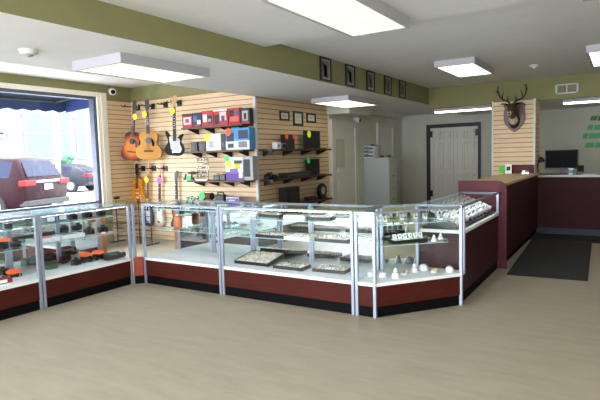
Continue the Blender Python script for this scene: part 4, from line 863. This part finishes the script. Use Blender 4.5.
MB().tube([(-.12, 0, .045), (-.08, 0, .05), (.05, 0, .05), (.11, 0, .04)], [.035, .046, .046, .03], 14).build('body', m_black, t); MB().tube([(.11, 0, .04), (.145, 0, .04)], .032, 14).build('lens', m_gloss, t); B(-.09, .02, -.06, -.035, .02, .075).build('side_screen', m_dark, t, .005)
t = thing('green_box', 'small green and brown box at the near end of the deck', 'box', bb(50.5, 268.5, EZ, off=.1), 1.4)
B(-.06, .06, -.05, .05, 0, .08).build('carton', solid((70, 96, 78)), t, .003); B(-.061, .061, -.051, .051, .05, .082).build('lid', solid((84, 62, 50)), t)
# middle shelf of that case
for k, (u, v, l, c1, c2) in enumerate(((56, 244, 'white tray with a pink card on the middle window-side shelf, near end', (226, 228, 232), (236, 96, 140)), (72, 240, 'white tray with a grey card on the middle window-side shelf', (222, 224, 228), (150, 154, 160)))):
    t = thing('display_tray', l, 'tray', Vector((-5.30, 3.20+.31*k, S1+.001)), 1.5, 'white trays on the middle shelf'); B(-.14, .14, -.10, .10, 0, .045).build('tray', solid(c1), t, .005); B(-.10, .06, -.07, .05, .045, .05).build('card', solid(c2), t)
t = thing('price_strip', 'pink price strip lying on the middle shelf near the corner', 'price strip', Vector((-5.17, 3.87, S1+.001)), 1.5); B(-.17, .17, -.02, .02, 0, .004).build('strip', mat('pink_strip', (246, 120, 130), .6), t); B(-.02, .02, -.015, .015, .004, .02).build('clip', m_white, t)
camera('small black camera standing on the middle shelf above the camcorder', Vector((-5.31, 3.78, S1+.001)), 1.3, .8); camera('black camera on the middle shelf nearest the corner filler', Vector((-5.31, 3.97, S1+.001)), 1.3, .8)
for k, (u, v) in enumerate(((51, 222.5), (63, 220.5))):
    t = thing('photo_card', ['blue framed photo card on the upper shelf, near the case joint', 'blue framed photo card on the upper shelf, away from the case joint'][k], 'card', bb(u, v, S2+.001, off=.34), 1.2, 'blue framed cards'); q = MB(); q.box(-.05, .05, -.004, .004, 0, .075, 0); q.box(-.038, .038, -.0055, -.004, .012, .062, 1); q.build('card', [solid((52, 78, 140)), solid((222, 224, 232))], t); B(-.03, .03, 0, .03, 0, .004).build('foot', m_dark, t)
for k, (u, v, s) in enumerate(((86, 216, .7), (101, 213.5, .75), (119, 211, .7))): camera(['small camera on the upper shelf behind the blue cards', 'small camera in the middle of the upper window-side shelf', 'small camera on the upper shelf nearest the corner filler'][k], Vector((-5.34, 3.60+.19*k, S2+.001)), 1.3, s)
for k, (u, v, w_, l, col) in enumerate(((93, 214.5, .11, 'flat white box on the upper shelf between two small cameras', (232, 232, 236)), (75, 218, .10, 'flat pale green box on the upper shelf behind the blue framed cards', (150, 190, 170)), (108, 211.5, .08, 'small white box on the upper shelf near the orange wood post', (226, 228, 232)))):
    t = thing('flat_box', l, 'box', Vector((-5.485, (3.76, 3.50, 3.97)[k], S2+.001)), 1.5, 'flat boxes on the upper shelf'); B(-w_, w_, -.05, .05, 0, .05).build('carton', solid(col), t, .003); B(-w_+.01, w_-.03, -.0515, -.05, .012, .036).build('label_patch', solid((176, 180, 186)), t)
for k, (u, v, l) in enumerate(((60, 262, 'dark leather pouch on the deck behind the green box'), (66, 258, 'dark red pouch on the deck farther behind the green box'))):
    t = thing('pouch', l, 'pouch', Vector((-5.44, 3.33+.2*k, EZ)), 1.4, 'pouches on the deck'); MB().ball((0, 0, .05), .075, .05, .05).build('body', solid(((40, 34, 32), (92, 34, 34))[k]), t); MB().prism([(-.06, .05), (.06, .05), (.045, .10), (-.045, .10)], -.052, -.044, 'y').build('flap', m_black, t)
a, c = UY(111, 230, 6.25), UY(131, 230, 6.25)
t = thing('wire_rack', 'black wire display rack standing behind the corner of the cases', 'rack', ((a.x+c.x)/2+.42, 6.2, 0)); w_ = .45
q = MB()
for x in (-w_, -w_*.33, w_*.33, w_): q.tube([(x, 0, 0), (x, 0, .76)], .010, 6)
for k in range(6): q.tube([(-w_, 0, .12+.125*k), (w_, 0, .12+.125*k)], .007, 6)
q.build('grid', m_steel, t)
for k in range(8): x = -w_*.9+w_*.6*(k % 4); z = .37+.25*(k//4); MB().tube([(x, 0, z), (x, -.16, z-.01), (x, -.19, z+.02)], .007, 6).build('hook', m_steel, t)
for x in (-w_, w_): B(x-.02, x+.02, -.16, .16, 0, .02).build('foot', m_steel, t)
# the case cut by the frame edge
def ba(u, v, z, off=.06): return bb(u, v, z, 2.3, 2.93, off)
camera('black camera at the back of the deck in the case cut by the frame edge', ba(6, 262, EZ, .3), 1.2, .8)
t = thing('tool_kit', 'red and white boxed kit on the deck at the very edge of the photo', 'kit', ba(3, 283, EZ, .1), 1.5); B(-.07, .07, -.05, .05, 0, .05).build('box', solid((150, 30, 34)), t, .005); B(-.06, .02, -.052, -.05, .01, .04).build('label_patch', m_white, t)
t = thing('price_board', 'small black and white price board on the deck near the case joint', 'price board', ba(12, 277, EZ, .1), 1.35); q = MB(); q.box(-.09, .09, -.02, .02, 0, .025, 0)
for k in range(4): q.box(-.08+k*.042, -.05+k*.042, -.0215, -.02, .004, .021, 1)
q.build('board', [m_black, m_white], t); B(-.09, .09, .02, .03, 0, .012).build('foot', m_dark, t)
binoc('dark binoculars with an orange card near the case joint', ba(23, 275, EZ, .13), 1.3, .55, m_org)
for k, (u, v, z, s, off) in enumerate(((4, 252, S1, .95, .22), (13, 251, S1, .9, .2), (22, 248.5, S1, .95, .22), (29, 247, S1, .8, .24))): camera(['black camera on the middle shelf at the photo edge', 'black camera second from the photo edge on the middle shelf', 'black camera beside an orange card on the middle shelf', 'black camera nearest the joint on the middle shelf of the cut case'][k], Vector((-5.27, 2.47+.14*k, z+.001)), 1.3, s*.85, m_org if k == 2 else None)
for k, (u, v) in enumerate(((8, 228), (18, 227))):
    t = thing('lens', ['grey camera lens standing on the upper shelf at the photo edge', 'grey camera lens standing on the upper shelf near the joint'][k], 'camera lens', ba(u, v, S2+.001, .32), 0, 'loose lenses'); MB().lathe([(.03, 0), (.03, .03), (.036, .04), (.036, .085), (.03, .09)], 16).build('barrel', m_dark, t); MB().lathe([(.037, .05), (.037, .062)], 16).build('grip_ring', m_silver, t)

# ------------------------------------------------------------------ the street beyond the window
m_asph = mat('asphalt', (176, 176, 178), .9, 0, .08, 6); m_side = mat('concrete', (196, 194, 190), .9, 0, .05, 5)
struct('ground_street', B(-60, -10.5, -40, 60, -.2, -.12), m_asph); struct('sidewalk', B(-10.5, XW-.18, -40, 60, -.2, -.02), m_side)
def vehicle(name, label, cat, loc, heading, st, paint, wheels, wr, tail, win, plate_z, roofrails=False):
    t = thing(name, label, cat, loc, heading)
    def ring(x, wl_, wb, zb, zbelt, wr_, zr):
        h = [(0, zb), (wl_*.9, zb), (wl_, zb+.12), ((wl_+wb)/2+.02, (zb+zbelt)/2), (wb, zbelt), (wr_+.02, max(zbelt+.005, zr-.05)), (wr_*.8, zr), (0, zr+.025)]
        return [(x, y, z) for y, z in h] + [(x, -y, z) for y, z in h[1:-1][::-1]]
    MB().loft([ring(*s) for s in st]).build('body', paint, t)
    gm = mat('car_glass', (16, 24, 52), .3, 0, .02, spec=.12)
    def P(s, k, e=.008):      # belt-to-roof point of station s, k from 0 (belt) to 1 (roof)
        x, wl_, wb, zb, zbelt, wr_, zr = s; return (x, wb+(wr_+.02-wb)*k+e, zbelt+(zr-.05-zbelt)*k)
    for a, b_ in win:
        s0, s1 = st[a], st[b_]
        for sg in (1, -1):
            p = [P(s0, .1), P(s1, .1), P(s1, .92), P(s0, .92)]; dx = (s1[0]-s0[0])*.06
            p[0] = (p[0][0]+dx,)+p[0][1:]; p[3] = (p[3][0]+dx,)+p[3][1:]; p[1] = (p[1][0]-dx,)+p[1][1:]; p[2] = (p[2][0]-dx,)+p[2][1:]
            MB().quad(*[(x, sg*y, z) for x, y, z in p]).build('side_window', gm, t)
    s0, s1 = st[1], st[2]; e = .02
    z0, z1 = s0[6]+.03, s1[6]-.06; f0 = .04; x0 = s0[0]+(s1[0]-s0[0])*f0; x1 = s0[0]+(s1[0]-s0[0])*.9
    MB().quad((x0-e, -s0[5]*.92, z0), (x0-e, s0[5]*.92, z0), (x1-e, s1[5]*.82, z1), (x1-e, -s1[5]*.82, z1)).build('rear_window', gm, t)
    w = st[1][2]
    for sg in (1, -1):
        x_, y_, z_ = tail
        q = MB(); q.box(-.03, .18, sg*(w-.42), sg*(w+.012), z_-.07, z_+.075); q.build('tail_light', mat('tail_red', (190, 16, 22), .4, emit=.7, spec=.2), t, .02)
    q = MB(); q.box(-.03, .02, -w+.44, w-.44, z_+.0, z_+.06); q.build('trim_bar', m_silver, t, .005)
    B(-.05, .25, -w+.04, w-.04, .36, .52).build('bumper', mat('bumper_dark', (36, 34, 36), .6), t, .03)
    B(-.035, -.015, -.17, .17, plate_z, plate_z+.15).build('licence_plate', m_white, t, .004)
    for x in wheels:
        for sg in (1, -1):
            yy = sg*(w+.05)
            q = MB().tube([(x, yy-sg*.2, wr), (x, yy-sg*.02, wr), (x, yy, wr)], [wr, wr, wr*.92], 24); o = q.build('wheel', mat('tyre', (26, 26, 28), .85), t)
            q = MB().tube([(x, yy-sg*.02, wr), (x, yy+sg*.012, wr)], [wr*.66, wr*.6], 20)
            for k in range(5): a = 2*PI*k/5; q.tube([(x, yy+sg*.014, wr), (x+wr*.6*math.cos(a), yy+sg*.014, wr+wr*.6*math.sin(a))], .03, 6)
            q.build('rim', m_silver, o)
    if roofrails:
        for sg in (1, -1): MB().tube([(.65, sg*.62, 1.70), (.75, sg*.62, 1.76), (2.6, sg*.62, 1.76), (2.75, sg*.62, 1.70)], .02, 6).build('roof_rail', m_silver, t)
    return t
SUV = [(0, .82, .86, .42, .95, .76, 1.0), (.06, .90, .95, .34, 1.06, .82, 1.12), (.42, .95, .97, .30, 1.08, .70, 1.64), (1.2, .96, .98, .28, 1.07, .71, 1.70), (2.6, .96, .98, .28, 1.05, .71, 1.69), (3.1, .96, .98, .28, 1.03, .68, 1.60), (3.8, .95, .96, .28, 1.0, .74, 1.04), (4.5, .92, .92, .30, .9, .72, .94), (4.85, .80, .82, .40, .68, .62, .72)]
SED = [(0, .80, .82, .40, .86, .70, .90), (.06, .86, .90, .32, .94, .76, .98), (.95, .90, .92, .28, .96, .60, 1.38), (1.5, .92, .93, .26, .95, .62, 1.45), (2.4, .92, .93, .26, .94, .62, 1.44), (2.9, .92, .93, .26, .92, .60, 1.36), (3.6, .91, .92, .26, .90, .70, .93), (4.3, .88, .88, .28, .80, .68, .84), (4.65, .76, .78, .36, .64, .58, .68)]
p = UZ(46, 181, .96); d = Vector((-.97, -.24, 0)); hd = math.atan2(-.36, -.93); st_z = -.12
p = UZ(47.5, 180.0, .98)
vehicle('car', 'dark maroon suv parked with its rear toward the shop window', 'car', (p.x, p.y, st_z), hd, SUV, mat('maroon_paint', (34, 9, 16), .5, 0, .03, spec=.12), (.98, 3.85), .36, (0, 0, .98), [(2, 3), (3, 4), (4, 5)], .78, True).scale = (1.03, 1.03, 1.07)
p = UZ(99, 174.5, .80)
vehicle('car', 'dark sedan parked beyond the maroon suv beside the window edge', 'car', (p.x-.6, p.y+.35, st_z), hd, SED, mat('navy_paint', (30, 34, 44), .4, 0, .03, spec=.25), (.95, 3.65), .33, (0, 0, .86), [(2, 3), (3, 4), (4, 5)], .66).scale = (1.05, 1.05, 1.05)
# building over the street
bx = -33
def W(u, v): return UX(u, v, bx)
t = thing('building', 'pale sunlit building across the street with large shop windows', 'building', (bx-4, 20, -.12)); L = t.location
B(-4, 4, -40, 40, 0, 14).build('wall', mat('pale_facade', (120, 121, 122), .8, 0, .03, 2), t)
for (u0, v0, u1, v1), m in (((24, 112, 54, 157), (84, 108, 116)), ((57.5, 112, 71, 157), (84, 108, 116)), ((76, 112, 86, 157), (84, 108, 116)), ((-14, 144, 11, 160), (112, 114, 118)), ((-30, 112, 2, 136), (122, 128, 132))):
    a, c = W(u0, v0), W(u1, v1); f_ = B(4, 4.12, a.y-L.y-.12, c.y-L.y+.12, max(c.z, .2)-L.z-.12, a.z-L.z+.12).build('window_frame', solid((150, 152, 154)), t)
    B(4.1, 4.14, a.y-L.y, c.y-L.y, max(c.z, .2)-L.z, a.z-L.z).build('window_glass', mat('facade_glass_%d' % u0, m, .15), f_)
    zz = W(u0, 133).z-L.z
    B(4.12, 4.2, a.y-L.y, c.y-L.y, zz-.06, zz+.06).build('transom', solid((132, 136, 140)), f_)
a = W(50, 112); B(4, 4.1, W(20, 113).y-L.y, W(74, 113).y-L.y, W(40, 116).z-L.z, W(40, 112).z-L.z).build('sign_band', solid((120, 132, 140)), t)
p = UX(57, 150, -18); t = thing('street_lamp', 'thin pale lamp post standing behind the maroon suv', 'lamp post', (p.x, p.y, -.12)); MB().tube([(0, 0, 0), (0, 0, 6)], [.09, .06], 10).build('post', m_paint, t); MB().lathe([(.2, 0), (.2, .05), (.12, .12)], 12).build('base', m_dark, t); MB().tube([(0, 0, 6), (.5, 0, 6.3), (1.2, 0, 6.35)], .04, 8).build('arm', m_paint, t); B(1.1, 1.6, -.12, .12, 6.28, 6.42).build('lamp_head', m_paint, t)
p = UX(67, 158, -29); t = thing('street_tree', 'small dark green tree before the building across the street', 'tree', (p.x, p.y, -.12)); MB().tube([(0, 0, 0), (.05, 0, 1.0)], [.07, .05], 8).build('trunk', mat('bark', (86, 70, 58), .9), t)
q = MB(); random.seed(9)
for k in range(26): a_ = random.uniform(0, 2*PI); r_ = random.uniform(0, .45); q.ball((r_*math.cos(a_), r_*math.sin(a_), 1.0+random.uniform(0, 1.0)), .2, .2, .17, 0, 7)
q.build('crown', mat('tree_leaves', (70, 110, 84), .8, 0, .3, 8), t)
# awning hung outside over the window
t = thing('awning', 'blue fabric awning with dark and green stripes outside the window', 'awning', (XW-.2, 3.3, 2.5)); y0, y1 = -3.2, 2.70; zo = UX(60, 112, XW-1.0).z-2.5
m_blue = mat('awning_blue', (16, 46, 112), .7, 0, .08, 8); m_navy = mat('awning_navy', (8, 18, 40), .9, spec=.1); m_grn = mat('awning_green', (34, 74, 52), .7)
zt = .16
q = MB(); n = 6
for k in range(n):
    f0, f1 = k/n, (k+1)/n; xa, xb_ = -.8*f0, -.8*f1; za, zb = zt+(zo+.19-zt)*f0, zt+(zo+.19-zt)*f1
    q.prism([(xa, za), (xb_, zb), (xb_, zb+.012), (xa, za+.012)], y0, y1, 'y', 0) if k < n-1 else q.prism([(xa, za), (xb_, zb), (xb_, zb+.012), (xa, za+.012)], y0, y1, 'y', 0)
q.build('canopy', [m_navy, m_grn], t)
q = MB(); nn = 22
for k in range(nn):
    ya, yb_ = y0+(y1-y0)*k/nn, y0+(y1-y0)*(k+1)/nn; ym = (ya+yb_)/2
    q.prism([(ya, zo+.20), (yb_, zo+.20), (yb_, zo+.02), (ym, zo-.015), (ya, zo+.02)], -.815, -.80, 'x')
q.build('valance', m_blue, t)
MB().prism([(0, zt), (-.8, zo+.19), (-.8, zo-.01), (0, zt-.2)], y1, y1+.012, 'y').build('end_flap', m_blue, t)
for k in range(5):
    yy = y0+.2+k*(y1-y0-.4)/4; MB().tube([(-.02, yy, zt-.02), (-.79, yy, zo+.165)], .014, 6).build('frame_arm', m_grn, t)
MB().tube([(-.78, y0, zo+.175), (-.78, y1, zo+.175)], .016, 6).build('front_bar', m_grn, t)
# ------------------------------------------------------------------ daylight
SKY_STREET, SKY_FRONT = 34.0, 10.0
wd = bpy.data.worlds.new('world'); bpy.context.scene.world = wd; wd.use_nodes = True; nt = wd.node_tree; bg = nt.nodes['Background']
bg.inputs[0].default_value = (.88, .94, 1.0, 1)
# hazy sky, brightest beyond the street
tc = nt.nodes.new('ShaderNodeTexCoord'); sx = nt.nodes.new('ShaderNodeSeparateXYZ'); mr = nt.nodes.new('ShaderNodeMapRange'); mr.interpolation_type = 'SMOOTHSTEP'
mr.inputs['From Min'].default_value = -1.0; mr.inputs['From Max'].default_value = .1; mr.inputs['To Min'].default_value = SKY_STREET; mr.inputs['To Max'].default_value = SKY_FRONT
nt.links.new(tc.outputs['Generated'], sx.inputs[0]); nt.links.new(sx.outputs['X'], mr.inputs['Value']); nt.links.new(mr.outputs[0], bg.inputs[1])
def portal(loc, rot, sx, sy):
    l = bpy.data.lights.new('window_portal', 'AREA'); l.shape = 'RECTANGLE'; l.size = sx; l.size_y = sy; l.cycles.is_portal = True
    o = bpy.data.objects.new('window_portal', l); o.location = loc; o.rotation_euler = rot; C.objects.link(o)
portal((XW-.16, (WY0+WY1)/2, (WZ0+WZ1)/2), (0, -PI/2, 0), WZ1-WZ0, WY1-WY0)
for x0, x1 in ((-6.9, -3.6), (-3.3, -.2), (.1, 3.4)): portal(((x0+x1)/2, YR-.19, 1.43), (PI/2, 0, 0), x1-x0, 1.97)
sc = bpy.context.scene
sc.cycles.transparent_max_bounces = 48; sc.cycles.max_bounces = 10; sc.cycles.diffuse_bounces = 5; sc.cycles.glossy_bounces = 5
sc.cycles.caustics_reflective = False; sc.cycles.caustics_refractive = False; sc.cycles.sample_clamp_indirect = 6
sc.view_settings.view_transform = 'Standard'; sc.view_settings.look = 'None'; sc.view_settings.exposure = .08
